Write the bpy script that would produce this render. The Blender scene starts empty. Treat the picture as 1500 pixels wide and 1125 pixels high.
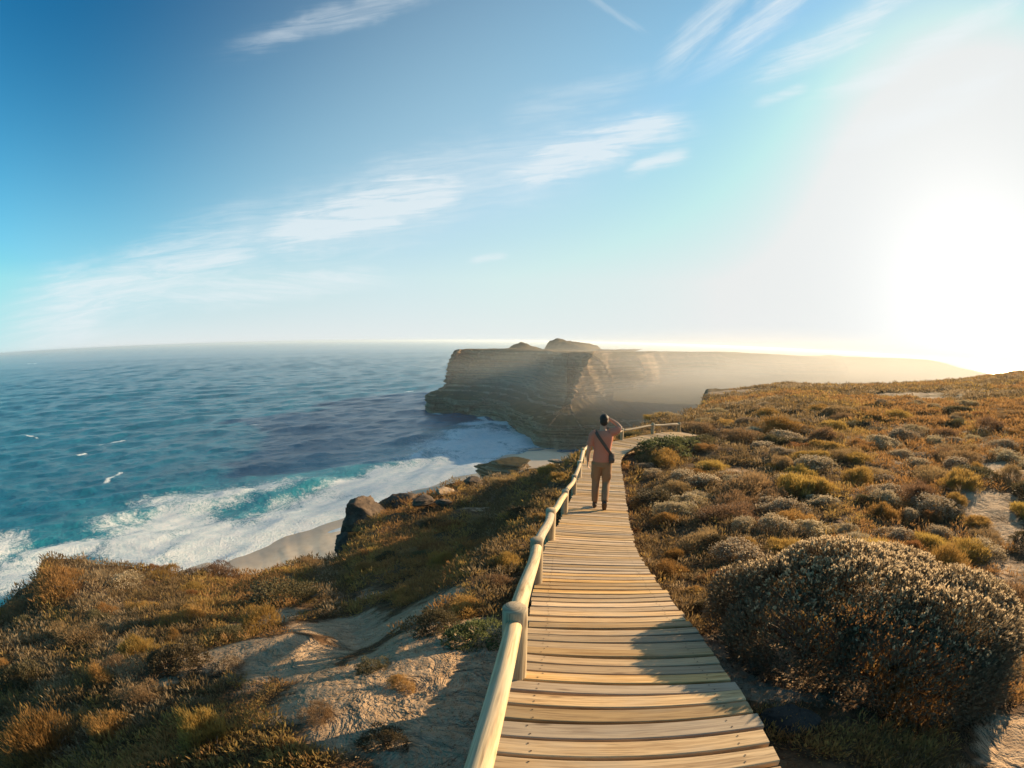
import bpy, bmesh, math, random
import numpy as np
from mathutils import Vector, Matrix
R = math.radians
scene = bpy.context.scene
col = scene.collection
rng = np.random.default_rng(7)
random.seed(7)

# ------------------------------------------------------------------ camera (a wide action-camera lens)
FPX, PITCH, ROLL = 690.0, R(5.3), R(.65)          # focal length in px of a 1500 px wide frame
cam_d = bpy.data.cameras.new("camera"); cam = bpy.data.objects.new("camera", cam_d); col.objects.link(cam)
scene.camera = cam
cam_d.type = 'PANO'
cc = cam_d.cycles if hasattr(cam_d, "cycles") else cam_d
cc.panorama_type = 'FISHEYE_LENS_POLYNOMIAL'
cam_d.sensor_fit = 'HORIZONTAL'; cam_d.sensor_width = 36.0; cam_d.sensor_height = 27.0
cc.fisheye_fov = R(178)
cc.fisheye_polynomial_k0 = 0; cc.fisheye_polynomial_k1 = -1.0 / (FPX * 36 / 1500)
cc.fisheye_polynomial_k2 = 0; cc.fisheye_polynomial_k3 = 0; cc.fisheye_polynomial_k4 = 0
cam_d.clip_start = .05; cam_d.clip_end = 200000
fwd = Vector((0, math.cos(PITCH), -math.sin(PITCH))); rt0 = Vector((1, 0, 0)); up0 = rt0.cross(fwd)
rt = math.cos(ROLL) * rt0 + math.sin(ROLL) * up0; up = -math.sin(ROLL) * rt0 + math.cos(ROLL) * up0
cam.matrix_world = Matrix((rt, up, -fwd)).transposed().to_4x4()    # stands at the origin

# ------------------------------------------------------------------ light
SUN_AZ, SUN_EL = R(60), R(14.5)
SUN_DIR = Vector((math.sin(SUN_AZ) * math.cos(SUN_EL), math.cos(SUN_AZ) * math.cos(SUN_EL), math.sin(SUN_EL)))
sun_d = bpy.data.lights.new("sun", 'SUN'); sun = bpy.data.objects.new("sun", sun_d); col.objects.link(sun)
sun_d.energy = 5.0; sun_d.angle = R(.6); sun_d.color = (1, .74, .44)
sun.rotation_euler = SUN_DIR.to_track_quat('Z', 'Y').to_euler()
scene.view_settings.view_transform = 'Standard'; scene.view_settings.look = 'None'
scene.view_settings.exposure = 1.15; scene.view_settings.gamma = 1
cy = scene.cycles
cy.use_denoising = True; cy.denoiser = 'OPENIMAGEDENOISE'
cy.max_bounces = 6; cy.diffuse_bounces = 3; cy.glossy_bounces = 2; cy.transmission_bounces = 3; cy.volume_bounces = 1
cy.transparent_max_bounces = 8; cy.sample_clamp_indirect = 6; cy.use_adaptive_sampling = False

class NT:
    """small wrapper that makes node trees short to write"""
    def __init__(s, tree): s.t = tree; s.n = tree.nodes; s.l = tree.links
    def node(s, typ, **kw):
        nd = s.n.new(typ)
        for k, v in kw.items():
            setattr(nd, k, v)
        return nd
    def put(s, sock, v):
        if isinstance(v, bpy.types.NodeSocket): s.l.new(v, sock)
        elif v is not None:
            if isinstance(v, (tuple, list)) and len(v) == 3 and sock.type == 'RGBA': v = tuple(v) + (1,)
            sock.default_value = v
    def math(s, op, a, b=None, c=None, clamp=False):
        nd = s.node('ShaderNodeMath', operation=op, use_clamp=clamp)
        for i, v in enumerate((a, b, c)):
            if v is not None: s.put(nd.inputs[i], v)
        return nd.outputs[0]
    def vmath(s, op, a, b=None):
        nd = s.node('ShaderNodeVectorMath', operation=op)
        s.put(nd.inputs[0], a)
        if b is not None: s.put(nd.inputs[1], b)
        return nd.outputs['Value' if op in ('DOT_PRODUCT', 'LENGTH') else 'Vector']
    def mix(s, f, a, b, blend='MIX'):
        nd = s.node('ShaderNodeMix', data_type='RGBA', blend_type=blend)
        s.put(nd.inputs[0], f); s.put(nd.inputs[6], a); s.put(nd.inputs[7], b)
        return nd.outputs[2]
    def noise(s, vec, scale=1, detail=4, rough=.5, dist=0, out='Fac'):
        nd = s.node('ShaderNodeTexNoise')
        s.put(nd.inputs['Vector'], vec); nd.inputs['Scale'].default_value = scale; nd.inputs['Detail'].default_value = detail
        nd.inputs['Roughness'].default_value = rough; nd.inputs['Distortion'].default_value = dist
        return nd.outputs[out]
    def ramp(s, f, lo, hi, a=0., b=1.):
        nd = s.node('ShaderNodeMapRange', interpolation_type='SMOOTHSTEP')
        for k, v in (('Value', f), ('From Min', lo), ('From Max', hi), ('To Min', a), ('To Max', b)): s.put(nd.inputs[k], v)
        return nd.outputs[0]
    def scale(s, vec, x, y, z):
        return s.vmath('MULTIPLY', vec, (x, y, z))
    def attr(s, name, out='Fac'):
        nd = s.node('ShaderNodeAttribute', attribute_name=name); return nd.outputs[out]
    def sep(s, v):
        nd = s.node('ShaderNodeSeparateXYZ'); s.put(nd.inputs[0], v); return nd.outputs
    def comb(s, x, y, z):
        nd = s.node('ShaderNodeCombineXYZ')
        for i, v in enumerate((x, y, z)): s.put(nd.inputs[i], v)
        return nd.outputs[0]

# sky: Nishita daylight, thin cirrus in the directions where the sky has it
world = bpy.data.worlds.new("World"); scene.world = world; world.use_nodes = True
W = NT(world.node_tree); W.n.clear()
SKY_STRENGTH = .06
sky = W.node('ShaderNodeTexSky', sky_type='NISHITA', sun_disc=False)
sky.sun_elevation = SUN_EL; sky.sun_rotation = SUN_AZ; sky.altitude = 60
sky.air_density = 1.0; sky.dust_density = 1.2; sky.ozone_density = 3.0
gen = W.node('ShaderNodeTexCoord').outputs['Generated']
dx, dy, dz = W.sep(gen)
W.put(sky.inputs['Vector'], W.vmath('NORMALIZE', W.comb(dx, dy, W.math('MAXIMUM', dz, .13)))) if 'Vector' in sky.inputs else None
az = W.math('MULTIPLY', W.math('ARCTAN2', dx, dy), 180 / math.pi)
el = W.math('MULTIPLY', W.math('ARCSINE', dz), 180 / math.pi)
hsv = W.node('ShaderNodeHueSaturation'); hsv.inputs['Hue'].default_value = .468; hsv.inputs['Saturation'].default_value = 1.75; hsv.inputs['Value'].default_value = 1.55
W.put(hsv.inputs['Color'], sky.outputs[0])
elp = W.math('MAXIMUM', el, 0.)
sdot = W.vmath('DOT_PRODUCT', W.vmath('NORMALIZE', gen), tuple(SUN_DIR))
side = W.ramp(sdot, -.35, .75)                         # the air is paler towards the sun
sp = W.math('MAXIMUM', sdot, 0.)
deepsky = W.vmath('MINIMUM', W.mix(1., hsv.outputs[0], W.mix(W.ramp(W.math('MULTIPLY_ADD', side, -30., elp), 0., 40.), (.95, 1.08, 1.06), (.17, .58, .77)), 'MULTIPLY'), (6., 6.3, 6.4))
pale = W.math('POWER', 2.718, W.math('DIVIDE', W.math('MULTIPLY', elp, -1.), W.math('MULTIPLY_ADD', side, 26., 9.)))
pale = W.math('MULTIPLY', pale, W.math('MULTIPLY_ADD', W.ramp(sdot, -.85, -.3), .65, .3))
pale = W.math('MAXIMUM', pale, W.math('MULTIPLY', W.math('POWER', sp, 10.), 1.0))
skyc = W.mix(W.math('MINIMUM', pale, 1.), deepsky, (6.2, 6.35, 6.3))
wob = W.noise(W.comb(az, el, 0.), .07, 4, .6)
def streak(a0, e0, a1, e1, w, s, warp=3.0):
    L = math.hypot(a1 - a0, e1 - e0); cx, sy = (a1 - a0) / L, (e1 - e0) / L
    da = W.math('SUBTRACT', az, a0); de = W.math('SUBTRACT', el, e0)
    ul = W.math('ADD', W.math('MULTIPLY', da, cx), W.math('MULTIPLY', de, sy)); u = W.math('DIVIDE', ul, L)
    v0 = W.math('SUBTRACT', W.math('MULTIPLY', de, cx), W.math('MULTIPLY', da, sy))
    v = W.math('ADD', v0, W.math('MULTIPLY', W.math('SUBTRACT', wob, .5), warp * 2))
    g = W.ramp(W.math('ABSOLUTE', v), 0., w, 1., 0.)
    g = W.math('MULTIPLY', g, W.math('MULTIPLY', W.ramp(u, -.1, .35), W.ramp(u, .7, 1.1, 1., 0.)))
    tex = W.noise(W.comb(W.math('MULTIPLY_ADD', ul, .10, a0), W.math('MULTIPLY_ADD', ul, .16, W.math('MULTIPLY', v0, .95)), e0), 1.0, 9, .68, .7)
    tex = W.ramp(W.math('MULTIPLY_ADD', g, .3, tex), .40, 1.1)
    return W.math('MULTIPLY', W.math('MULTIPLY', W.ramp(g, 0., .9), tex), s)
CIRRUS = [(-66, 1, -26, 13, 7.5, 1.1, 3), (-37, 10, -2, 20, 5.5, 1.6, 3), (-6, 19, 25, 27, 5.0, 1.5, 3), (-50, 6, 20, 27, 9, .6, 4), (13, 20, 23, 23, 1.8, 1.1, 1),
          (17, 31, 38, 46, 3.4, .85, 2), (21, 30, 62, 52, 3.6, 1.0, 2), (26, 29, 72, 44, 3.2, 1.0, 2), (34, 27, 76, 37, 2.4, .9, 1.5), (30, 28, 40, 30, 1.2, .9, .8), (36, 22, 70, 30, 3., .6, 2), (-50, 5, -12, 8, 3.5, .9, 2),
          (-42, 32, -4, 46, 3, .55, 2.5), (8, 43, 19, 37, 1.0, .32, 1), (-20, 40, 12, 50, 2.5, .4, 2), (-36, 11.6, -31, 12.6, .9, 1.1, .6), (-6, 9.5, 0, 10.5, .9, .9, .6), (-24, 18, 0, 24, 2, .5, 2), (-4, 26, 20, 33, 4, .35, 3)]
cl = None
for c in CIRRUS:
    m = streak(*c)
    cl = m if cl is None else W.math('MAXIMUM', cl, m)
skyc = W.mix(W.math('MINIMUM', W.math('MULTIPLY', cl, .78), .7), skyc, (6.4, 6.8, 7.0))
# bright veil of thin high haze round the sun
sp = W.math('MAXIMUM', W.vmath('DOT_PRODUCT', W.vmath('NORMALIZE', gen), (.826, .549, .122)), 0.)   # lit low haze, a little under the sun
glow = W.math('ADD', W.math('MULTIPLY', W.math('POWER', sp, 60.), .7), W.math('MULTIPLY', W.math('POWER', sp, 18.), .25))
skyc = W.mix(1., skyc, W.mix(W.math('MINIMUM', glow, 1.), (0, 0, 0), (3.0, 2.8, 2.5)), 'ADD')
bg = W.node('ShaderNodeBackground'); bg.inputs['Strength'].default_value = SKY_STRENGTH
W.put(bg.inputs['Color'], skyc)
wo = W.node('ShaderNodeOutputWorld'); W.l.new(bg.outputs[0], wo.inputs['Surface'])

# ------------------------------------------------------------------ helpers
def ray(px, py):
    x, y = px - 750., 562.5 - py
    rr = math.hypot(x, y) or 1e-9; th = rr / FPX; s = math.sin(th) / rr
    return np.array(fwd * math.cos(th) + rt * (x * s) + up * (y * s))
def at(px, py, D):
    """point seen at a pixel of the 1500x1125 photo, D metres away along the ground"""
    d = ray(px, py); return d * (D / math.hypot(d[0], d[1]))
def on_plane(px, py, z):
    d = ray(px, py); return d * (z / d[2])
def azel(px, py):
    d = ray(px, py); return math.degrees(math.atan2(d[0], d[1])), math.degrees(math.asin(d[2]))

_tab = np.random.default_rng(3).random((256, 256))
def vnoise(x, y):
    x = np.asarray(x, float); y = np.asarray(y, float)
    xi = np.floor(x).astype(int); yi = np.floor(y).astype(int); fx = x - xi; fy = y - yi
    fx = fx * fx * (3 - 2 * fx); fy = fy * fy * (3 - 2 * fy)
    g = lambda a, b: _tab[a & 255, b & 255]
    return (g(xi, yi) * (1 - fx) + g(xi + 1, yi) * fx) * (1 - fy) + (g(xi, yi + 1) * (1 - fx) + g(xi + 1, yi + 1) * fx) * fy
def fbm(x, y, o=4, gain=.5):
    s = 0.; a = 1.; n = 0.
    x = np.asarray(x, float); y = np.asarray(y, float)
    for i in range(o):
        s = s + a * vnoise(x + 17.3 * i, y + 9.1 * i); n += a; a *= gain
        x, y = 1.62 * x - 1.21 * y, 1.21 * x + 1.62 * y      # octaves turned against each other
    return s / n
def sstep(e0, e1, x):
    t = np.clip((np.asarray(x, float) - e0) / (e1 - e0), 0, 1); return t * t * (3 - 2 * t)

def tag(o, label=None, cat=None, group=None, kind=None):
    if label: o['label'] = label
    if cat: o['category'] = cat
    if group: o['group'] = group
    if kind: o['kind'] = kind
    return o
def link(name, me, mat=None, parent=None):
    o = bpy.data.objects.new(name, me); col.objects.link(o)
    if mat is not None and not me.materials:
        for m in (mat if isinstance(mat, (list, tuple)) else [mat]): me.materials.append(m)
    if parent is not None: o.parent = parent
    return o
def empty(name, loc=(0, 0, 0), rz=0):
    o = bpy.data.objects.new(name, None); col.objects.link(o); o.location = loc; o.rotation_euler = (0, 0, rz); return o
def mesh_np(name, V, Fq, attrs=None, smooth=False):
    V = np.asarray(V, np.float32); Fq = np.asarray(Fq, np.int32)
    me = bpy.data.meshes.new(name); k = Fq.shape[1]
    me.vertices.add(len(V)); me.vertices.foreach_set('co', V.ravel())
    me.loops.add(Fq.size); me.loops.foreach_set('vertex_index', Fq.ravel())
    me.polygons.add(len(Fq)); me.polygons.foreach_set('loop_start', np.arange(0, Fq.size, k, dtype=np.int32))
    me.polygons.foreach_set('loop_total', np.full(len(Fq), k, np.int32))
    me.polygons.foreach_set('use_smooth', np.full(len(Fq), smooth))
    for an, av in (attrs or {}).items():
        av = np.asarray(av, np.float32)
        dom = 'POINT' if len(av) == len(V) else 'FACE'
        a = me.attributes.new(an, 'FLOAT', dom); a.data.foreach_set('value', av)
    me.update(calc_edges=True); me.validate()
    return me
def grid_faces(n, m):
    i = np.arange(n * m).reshape(n, m)
    return np.stack([i[:-1, :-1], i[1:, :-1], i[1:, 1:], i[:-1, 1:]], -1).reshape(-1, 4)
def material(name):
    m = bpy.data.materials.new(name); m.use_nodes = True; t = NT(m.node_tree); t.n.clear()
    out = t.node('ShaderNodeOutputMaterial'); return m, t, out
def principled(t, out, color, rough=.8, bump=None, bstr=.3, bdist=.02, spec=.3, **kw):
    p = t.node('ShaderNodeBsdfPrincipled')
    t.put(p.inputs['Base Color'], color); t.put(p.inputs['Roughness'], rough); p.inputs['Specular IOR Level'].default_value = spec
    for k, v in kw.items(): t.put(p.inputs[k], v)
    if bump is not None:
        b = t.node('ShaderNodeBump'); b.inputs['Strength'].default_value = bstr; b.inputs['Distance'].default_value = bdist
        t.put(b.inputs['Height'], bump); t.l.new(b.outputs[0], p.inputs['Normal'])
    if out is not None: t.l.new(p.outputs[0], out.inputs['Surface'])
    return p.outputs[0]

# ------------------------------------------------------------------ ground shape
DECK = np.array([(.62, -3.0, -1.40), (.36, -1.2, -1.44), (.36, .0, -1.48), (.43, .7, -1.51), (.49, 1.13, -1.54), (.545, 1.63, -1.60), (.64, 2.28, -1.77), (.70, 2.86, -1.91), (.79, 3.77, -2.14),
    (.945, 4.95, -2.43), (1.09, 5.75, -2.60), (1.43, 7.36, -2.92), (1.86, 9.34, -3.23), (2.16, 10.76, -3.37), (2.50, 12.5, -3.49), (2.72, 13.5, -3.53),
    (3.08, 14.6, -3.56), (3.75, 15.75, -3.59), (4.75, 16.75, -3.62), (5.9, 17.65, -3.65), (7.0, 18.4, -3.71), (8.0, 19.15, -3.9), (8.8, 20.1, -4.25)])
def catmull(P, n):
    P = np.asarray(P, float); Q = np.vstack([2 * P[0] - P[1], P, 2 * P[-1] - P[-2]]); out = []
    for i in range(1, len(Q) - 2):
        t = np.linspace(0, 1, n, endpoint=False)[:, None]; a, b, c, d = Q[i - 1], Q[i], Q[i + 1], Q[i + 2]
        out.append(.5 * ((2 * b) + (-a + c) * t + (2 * a - 5 * b + 4 * c - d) * t * t + (-a + 3 * b - 3 * c + d) * t ** 3))
    out.append(P[-1][None]); return np.vstack(out)
PATH = catmull(DECK, 40)
_seg = np.r_[0, np.cumsum(np.linalg.norm(np.diff(PATH[:, :2], axis=0), axis=1))]
def path_at(s):
    p = np.array([np.interp(s, _seg, PATH[:, k]) for k in range(3)])
    q = np.array([np.interp(s + .15, _seg, PATH[:, k]) for k in range(3)]); r_ = np.array([np.interp(s - .15, _seg, PATH[:, k]) for k in range(3)])
    t = q - r_; t /= np.linalg.norm(t); return p, t
RN = [(.3, -1.66), (.8, -1.7), (2, -1.83), (3, -1.98), (4, -2.2), (6, -2.6), (8, -2.85)]
LN = [(.3, -1.68), (.8, -1.74), (2, -1.96)]
FALL = [(6, -12), (24, -32), (60, -52), (84, -60), (140, -64)]
def fall(D, z, ):
    return [(D + a, min(z - 2, b) if i else z + b * .8) for i, (a, b) in enumerate(FALL)]
PROF = {
 -180: [(.3, -1.6), (5, -1.8), (50, -3), (600, -20)], -110: [(.3, -1.6), (5, -2.4), (15, -4.2), (30, -7), (60, -30), (120, -62), (600, -66)],
 -79: LN + [(4, -2.85), (8, -4.1), (14, -5.9), (20, -8.2)] + fall(20, -8.2),
 -68: LN + [(4, -2.8), (8, -4.25), (14, -6.8), (17, -7.7)] + fall(17, -7.7),
 -61: LN + [(4, -2.8), (8, -4.35), (14, -6.4), (17, -6.9), (20, -7.5)] + fall(20, -7.5),
 -55: LN + [(4, -2.8), (8, -4.4), (14, -6.4), (17, -7.2), (20, -8.1)] + fall(20, -8.1),
 -49: LN + [(4, -2.75), (8, -4.45), (14, -6.7), (19, -8.3)] + fall(19, -8.3),
 -38: LN + [(4, -2.72), (8, -4.55), (13, -6.9), (18, -8.9)] + fall(18, -8.9),
 -31: LN + [(4, -2.68), (8, -4.5), (13, -6.7), (19, -9.35)] + fall(19, -9.35),
 -22: LN + [(3, -2.4), (6, -3.7), (12, -6.2), (18, -8.8), (23, -11)] + fall(23, -11),
 -20.5: LN + [(3, -2.4), (6, -3.65), (12, -6.0), (18, -8.5), (24, -10.4), (28, -11.0)] + fall(28, -11.0),
 -19: LN + [(3, -2.4), (6, -3.6), (12, -5.9), (20, -9.0), (25, -10.2), (30, -11.0)] + fall(30, -11.0),
 -16: LN + [(3, -2.3), (6, -3.5), (12, -5.8), (20, -8.6), (25, -9.9), (31, -11.2)] + fall(31, -11.2),
 -9: LN + [(3, -2.2), (6, -3.3), (12, -5.4), (20, -8.0), (30, -10.4), (36, -11.6)] + fall(36, -11.6),
 -2.4: LN + [(3, -2.1), (6, -3.0), (12, -5.0), (20, -7.4), (30, -9.7), (40, -12)] + fall(40, -12),
 3.6: LN + [(3, -2.0), (6, -2.9), (10, -3.9), (16, -5.4), (25, -7.6), (42, -11.9)] + fall(42, -11.9),
 8.2: RN + [(13, -4.1), (20, -5.5), (34, -8.2)] + fall(36, -8.7),
 12: RN + [(13, -3.7), (20, -4.6), (30, -6.2)] + fall(31, -6.4),
 15: RN + [(13, -3.65), (20, -4.2), (28, -5.4)] + fall(29, -5.6),
 17.7: RN + [(13, -3.55), (20, -4.0), (28, -4.8), (35, -5.5)] + fall(36, -5.7),
 21: RN + [(10, -3.2), (20, -3.95), (30, -4.7), (45, -6.2)] + fall(46, -6.4),
 22.2: RN + [(10, -3.2), (20, -3.9), (30, -4.7), (45, -6.2), (60, -12), (80, -30), (110, -58), (140, -63)],
 22.9: RN + [(10, -3.2), (20, -3.9), (30, -4.7), (45, -6.15), (60, -8), (75, -9), (100, -10), (120, -11), (130, -20), (150, -45), (180, -62)],
 27.7: RN + [(10, -3.1), (20, -3.8), (35, -5.0), (55, -6.6), (75, -8), (100, -9), (130, -11), (140, -20), (165, -45), (190, -62)],
 30.5: RN + [(10, -3.1), (20, -3.75), (38, -4.95), (60, -6.4), (110, -9), (150, -11.5), (185, -22), (230, -40), (600, -60)],
 33: RN + [(10, -3.05), (20, -3.7), (40, -4.8), (70, -6.2), (120, -8.6), (180, -12.5), (260, -17), (420, -24), (600, -34)],
 38: RN + [(10, -3.0), (20, -3.6), (40, -4.5), (80, -6.3), (125, -8.7), (170, -13), (260, -22), (420, -34), (600, -44)],
 46: RN + [(10, -2.95), (20, -3.5), (40, -4.1), (80, -5.5), (130, -7.4), (190, -12), (300, -22), (420, -31), (600, -40)],
 54: RN + [(10, -2.85), (20, -3.3), (40, -3.7), (80, -4.5), (150, -5.9), (230, -10), (420, -22), (600, -30)],
 62: RN + [(10, -2.75), (20, -3.0), (40, -3.1), (80, -3.0), (150, -2.3), (200, -2.6), (420, -8), (600, -14)],
 80: RN + [(10, -2.7), (20, -2.9), (40, -2.8), (80, -2.0), (150, -1.0), (420, -4), (600, -8)],
 110: [(.3, -1.7), (5, -2.2), (50, -2.5), (600, -6)], 180: [(.3, -1.6), (5, -1.8), (50, -3), (600, -20)]}
_LD = np.linspace(math.log(.3), math.log(600), 500)
_AZ = np.array(sorted(PROF)); _Z = np.array([np.interp(_LD, np.log([q[0] for q in PROF[a]]), [q[1] for q in PROF[a]]) for a in _AZ])
_AF = np.arange(-180, 180.01, .25); _ZF = np.array([[0.]])
_ZF = np.stack([np.interp(_AF, _AZ, _Z[:, k]) for k in range(len(_LD))], 1)
_k = np.array([1, 2, 3, 4, 3, 2, 1], float); _k /= _k.sum()
_ZF = np.apply_along_axis(lambda c: np.convolve(np.r_[c[-4:-1], c, c[1:4]], _k, 'valid'), 0, _ZF)
def ground(x, y, rough=True):
    x = np.asarray(x, float); y = np.asarray(y, float)
    D = np.hypot(x, y); a = np.degrees(np.arctan2(x, y)); ld = np.log(np.maximum(D, .3))
    u = (a + 180) / .25; v = (ld - _LD[0]) / (_LD[1] - _LD[0])
    ui = np.clip(np.floor(u).astype(int), 0, len(_AF) - 2); vi = np.clip(np.floor(v).astype(int), 0, len(_LD) - 2)
    fu = np.clip(u - ui, 0, 1); fv = np.clip(v - vi, 0, 1)
    z = (_ZF[ui, vi] * (1 - fu) + _ZF[ui + 1, vi] * fu) * (1 - fv) + (_ZF[ui, vi + 1] * (1 - fu) + _ZF[ui + 1, vi + 1] * fu) * fv
    if rough:
        amp = np.clip(D * .035, .04, .8)
        z = z + amp * (fbm(x * .45 + 40, y * .45 + 11, 4) - .5) * 1.1 + .05 * (fbm(x * 2.3, y * 2.3, 3) - .5)
    near = D < 26
    if np.any(near):
        xs = np.atleast_1d(x)[np.atleast_1d(near)]; ys = np.atleast_1d(y)[np.atleast_1d(near)]
        P = PATH[::6]
        d2 = (xs[:, None] - P[None, :, 0]) ** 2 + (ys[:, None] - P[None, :, 1]) ** 2
        i = d2.argmin(1); d = np.sqrt(d2[np.arange(len(xs)), i]); w = 1 - sstep(.75, 2.3, d)
        zz = np.atleast_1d(z).copy(); zn = zz[np.atleast_1d(near)]
        zd = P[i, 2] - .2 + .05 * (fbm(xs * 2, ys * 2, 3) - .5)
        zz[np.atleast_1d(near)] = zn * (1 - w) + zd * w
        z = zz.reshape(np.shape(z)) if np.shape(z) else zz[0]
    return z
def on_ground(px, py, dmax=400.):
    d = ray(px, py); t = np.exp(np.linspace(math.log(.9), math.log(dmax), 1500)); q = d[None] * t[:, None]
    below = q[:, 2] < ground(q[:, 0], q[:, 1])
    i = int(np.argmax(below)) if below.any() else len(t) - 1
    return q[i]

# ------------------------------------------------------------------ materials
def mat_ground():
    m, t, out = material('ground_soil'); pos = t.node('ShaderNodeNewGeometry').outputs['Position']
    n1 = t.noise(pos, 1.3, 6, .6); n2 = t.noise(pos, 9, 5, .65); n3 = t.noise(pos, 45, 3, .6); nb = t.noise(pos, .035, 5, .6)
    soil = t.mix(t.ramp(n1, .35, .65), (.085, .045, .02), (.17, .10, .05)); soil = t.mix(t.ramp(n2, .45, .7), soil, (.05, .03, .016))
    sand = t.mix(t.ramp(n2, .3, .7), (.44, .31, .195), (.33, .22, .13)); sand = t.mix(t.ramp(n3, .58, .72), sand, (.16, .09, .05))
    f = t.math('ADD', t.attr('sand'), t.math('MULTIPLY', t.math('SUBTRACT', n1, .5), 1.0))
    f = t.math('ADD', f, t.math('MULTIPLY', t.math('SUBTRACT', n2, .5), .6))
    c = t.mix(t.ramp(f, .42, .62), soil, sand)
    rock = t.mix(t.ramp(n2, .3, .7), (.20, .15, .11), (.09, .065, .05))
    c = t.mix(t.ramp(t.math('ADD', t.attr('rock'), t.math('MULTIPLY', t.math('SUBTRACT', n1, .5), .5)), .35, .6), c, rock)
    heath = t.mix(t.ramp(nb, .4, .6), (.13, .085, .04), (.08, .055, .025)); heath = t.mix(t.ramp(t.noise(pos, .5, 4, .7), .35, .65), heath, (.19, .13, .06))
    c = t.mix(t.attr('far'), c, heath)
    n4 = t.noise(pos, 3.2, 5, .6, .6); h = t.math('ADD', t.math('ADD', t.math('MULTIPLY', n2, .6), t.math('MULTIPLY', n3, .3)), t.math('MULTIPLY', t.ramp(n4, .35, .6), 1.1))
    c = t.mix(t.ramp(n4, .62, .74, 0., .6), c, (.12, .07, .04))
    principled(t, out, c, .95, h, .9, .06, .1); return m
def mat_cliff(name, c1, c2, c3):
    m, t, out = material(name); pos = t.node('ShaderNodeNewGeometry').outputs['Position']; nrm = t.node('ShaderNodeNewGeometry').outputs['Normal']
    st = t.noise(t.scale(pos, .012, .012, .55), 1, 6, .65, .3); n1 = t.noise(pos, .06, 6, .65); n2 = t.noise(t.scale(pos, 1, 1, 2.5), .5, 5, .65)
    c = t.mix(t.ramp(st, .36, .6), c1, c2); c = t.mix(t.ramp(n1, .5, .68), c, c3); c = t.mix(t.ramp(n2, .56, .7, 0., .7), c, (.09, .062, .042))
    nz = t.sep(nrm)[2]
    veg = t.mix(t.ramp(t.noise(pos, .15, 4, .6), .4, .6), (.13, .09, .035), (.085, .065, .028))
    c = t.mix(t.ramp(t.math('ADD', nz, t.math('MULTIPLY', t.math('SUBTRACT', n1, .5), .5)), .62, .82), c, veg)
    principled(t, out, c, .95, t.math('ADD', st, n2), 1., 1.2, .1); return m
def mat_rock(name, c1, c2, sc=1.):
    m, t, out = material(name); pos = t.node('ShaderNodeNewGeometry').outputs['Position']
    n1 = t.noise(pos, 1.2 * sc, 6, .65); n2 = t.noise(t.scale(pos, 1, 1, 3), 5 * sc, 5, .65)
    c = t.mix(t.ramp(n1, .35, .65), c1, c2); c = t.mix(t.ramp(n2, .55, .7), c, tuple(.4 * v for v in c1))
    principled(t, out, c, .92, t.math('ADD', n1, n2), .9, .12 / sc, .15); return m
def mat_leaf(name, c1, c2, trans=.35, rough=.6, hue=.03):
    m, t, out = material(name)
    f = t.attr('tint'); c = t.mix(f, c1, c2)
    oi = t.node('ShaderNodeObjectInfo').outputs['Random']
    h = t.node('ShaderNodeHueSaturation'); t.put(h.inputs['Color'], c)
    t.put(h.inputs['Hue'], t.math('MULTIPLY_ADD', oi, hue, .5 - hue / 2)); t.put(h.inputs['Value'], t.math('MULTIPLY_ADD', oi, .6, .75))
    c = h.outputs[0]
    s = principled(t, None, c, rough, spec=.25)
    tr = t.node('ShaderNodeBsdfTranslucent'); t.put(tr.inputs['Color'], c)
    mx = t.node('ShaderNodeMixShader'); mx.inputs[0].default_value = trans
    t.l.new(s, mx.inputs[1]); t.l.new(tr.outputs[0], mx.inputs[2]); t.l.new(mx.outputs[0], out.inputs['Surface']); return m
def mat_bark():
    m, t, out = material('twig_bark'); pos = t.node('ShaderNodeTexCoord').outputs['Object']
    principled(t, out, t.mix(t.noise(pos, 14, 4), (.11, .075, .05), (.24, .18, .13)), .9); return m
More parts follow.
